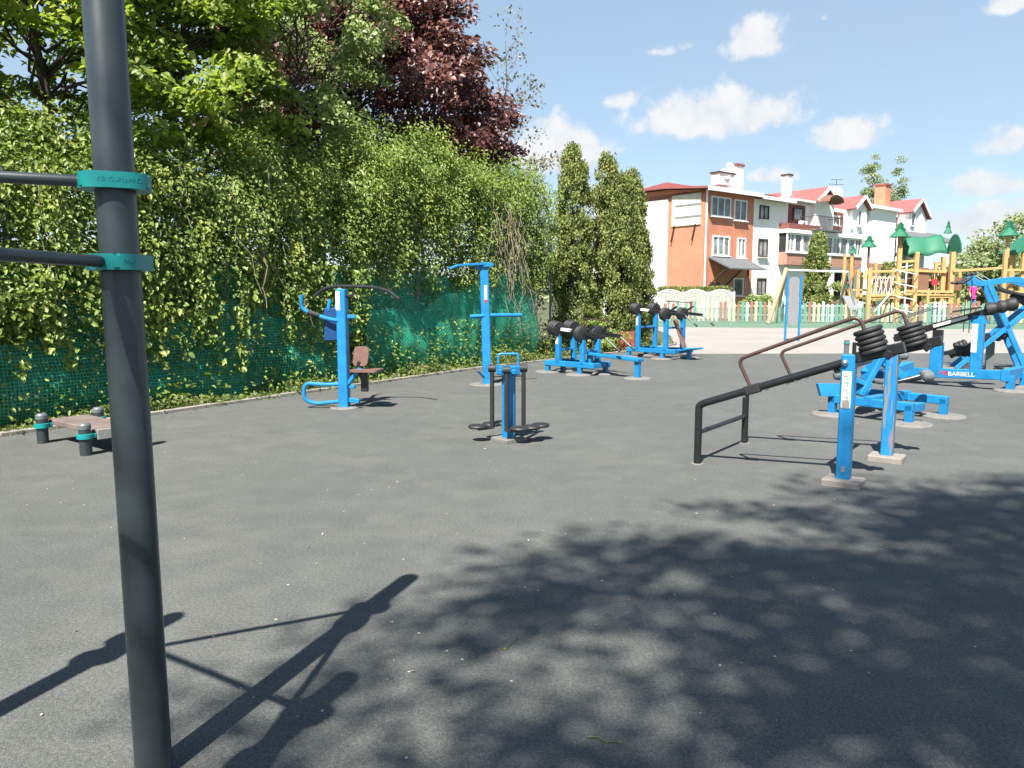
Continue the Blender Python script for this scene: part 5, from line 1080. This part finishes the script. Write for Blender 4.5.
skinned('jeans', [(0, 0, .93), (.1, 0, .86), (.11, .02, .48), (.11, -.02, .12), (-.1, 0, .86), (-.12, .1, .5), (-.12, 0, .12)], [(0, 1), (1, 2), (2, 3), (0, 4), (4, 5), (5, 6)], [.13, .105, .08, .065, .105, .08, .065], 'jeans', ch_)
MB().ball((0, -.03, 1.68), .115, (.95, 1.02, 1.0)).ball((0, -.11, 1.56), .06, (1, .7, 1.6)).build('hair', 'hair', ch_)
MB().ball((.035, .105, 1.64), .012).ball((-.035, .105, 1.64), .012).build('eye', 'darkframe', ch_)
MB().ball((0, .115, 1.615), .016, (.8, 1, 1.1)).build('nose', 'skin', ch_)

# ------------------------------------------------------------------ planting further away
thuja('conical thuja in front of the gabled house veranda', at(815, 318, 53) * V((1, 1, 0)), 6.0, .8, seed=61, group='garden conifers before the houses', leaf=.16, ncl=260, lpc=55)
thuja('small thuja beside the wooden play tower, left of the other small one', at(886, 318, 58) * V((1, 1, 0)), 4.4, .75, seed=62, group='garden conifers before the houses', leaf=.17, ncl=130, lpc=50)
thuja('small thuja seen through the play tower under its green roof', at(908, 318, 60) * V((1, 1, 0)), 4.4, .6, seed=63, group='garden conifers before the houses', leaf=.17, ncl=110, lpc=50)
tree('birch_tree', 'tall birch behind the roofs, left of the brick chimney', 'tree', (39.5, 84, 0), 17.6, [(.35, .5), (.55, 1), (.8, .6), (1, .08)], 1.9, 80, 90, .22, .75, 'lf_birch', bark='birchbark', seed=71, limbs=40, r0=.16, droop=.6, group='birches behind the roofs')
tree('birch_tree', 'tall birch behind the roofs, right of the brick chimney', 'tree', (42.8, 85, 0), 17.3, [(.35, .5), (.55, 1), (.8, .5), (1, .08)], 1.2, 60, 80, .22, .65, 'lf_birch', bark='birchbark', seed=72, limbs=40, r0=.16, droop=.6, group='birches behind the roofs')
BG = 'leafy trees behind the playground'
for (px, py_t, Y, rad, lab, sd) in ((978, 246, 66, 3.4, 'rounded green tree behind the bridge beam of the playground', 81), (1008, 226, 68, 4.0, 'tall green tree behind the second play tower', 82), (1040, 206, 62, 4.6, 'large green tree at the right picture edge behind the playground', 83), (1120, 200, 60, 5, 'broad green tree beyond the right picture edge', 84), (955, 266, 78, 3.0, 'low green tree far off between the green roof and the right tree', 85)):
    p = at(px, py_t, Y); tree('broadleaf_tree', lab, 'tree', (p.x, p.y, 0), p.z, [(.06, .6), (.35, 1), (.7, .85), (1, .2)], rad, 85, 80, .30, 1.1, 'lf_birch', seed=sd, limbs=30, r0=.2, group=BG)
for (px, py_t, Y, rad, lab, sd) in ((765, 296, 52, .7, 'small pinkish garden shrub by the white house wall', 91), (750, 297, 51, .6, 'small green garden shrub below the ground floor window of the brick house', 92), (840, 285, 53, 1.1, 'green garden shrub in front of the veranda porch', 93), (875, 283, 54, 1.1, 'green garden shrub behind the left play tower posts', 94), (945, 283, 60, 2.0, 'green garden shrub right of the wavy green roof', 95)):
    p = at(px, py_t, Y); tree('garden_shrub', lab, 'shrub', (p.x, p.y, 0), p.z, [(.08, .7), (.5, 1), (1, .3)], rad, 34, 60, .15, .4, 'lf_ash', seed=sd, limbs=14, r0=.04)
# dense wood far beyond
g = np.random.default_rng(99); n = 30000; x = g.uniform(-260, 420, n); hN = 9 + 4 * np.sin(x * .05) + 2.5 * np.sin(x * .17 + 1); z = g.random(n) ** .7 * hN; y = 190 + 12 * g.random(n) + x * .06
tag(leaves('woodland', np.column_stack([x, y, z]), g.normal(0, .6, (n, 3)) + np.array([[-.1, -.7, .6]]), g.uniform(1.2, 2.6, n), M['lf_ash']), 'far green wood along the horizon beyond the houses', 'woodland', kind='stuff')
sd_ = thing('shed', 'distant pale blue shed right of the wavy green roof', 'shed', at(952, 300, 90) * V((1, 1, 0)))
MB().box((0, 0, 2.4), (6, 4, 4.8), bev=0).build('wall', 'bluefar', sd_); MB().prism([(-3.3, 4.8), (3.3, 4.8), (0, 5.9)], (0, -2.3, 0), (1, 0, 0), (0, 0, 1), (0, 4.6, 0)).build('roof', 'trim', sd_)
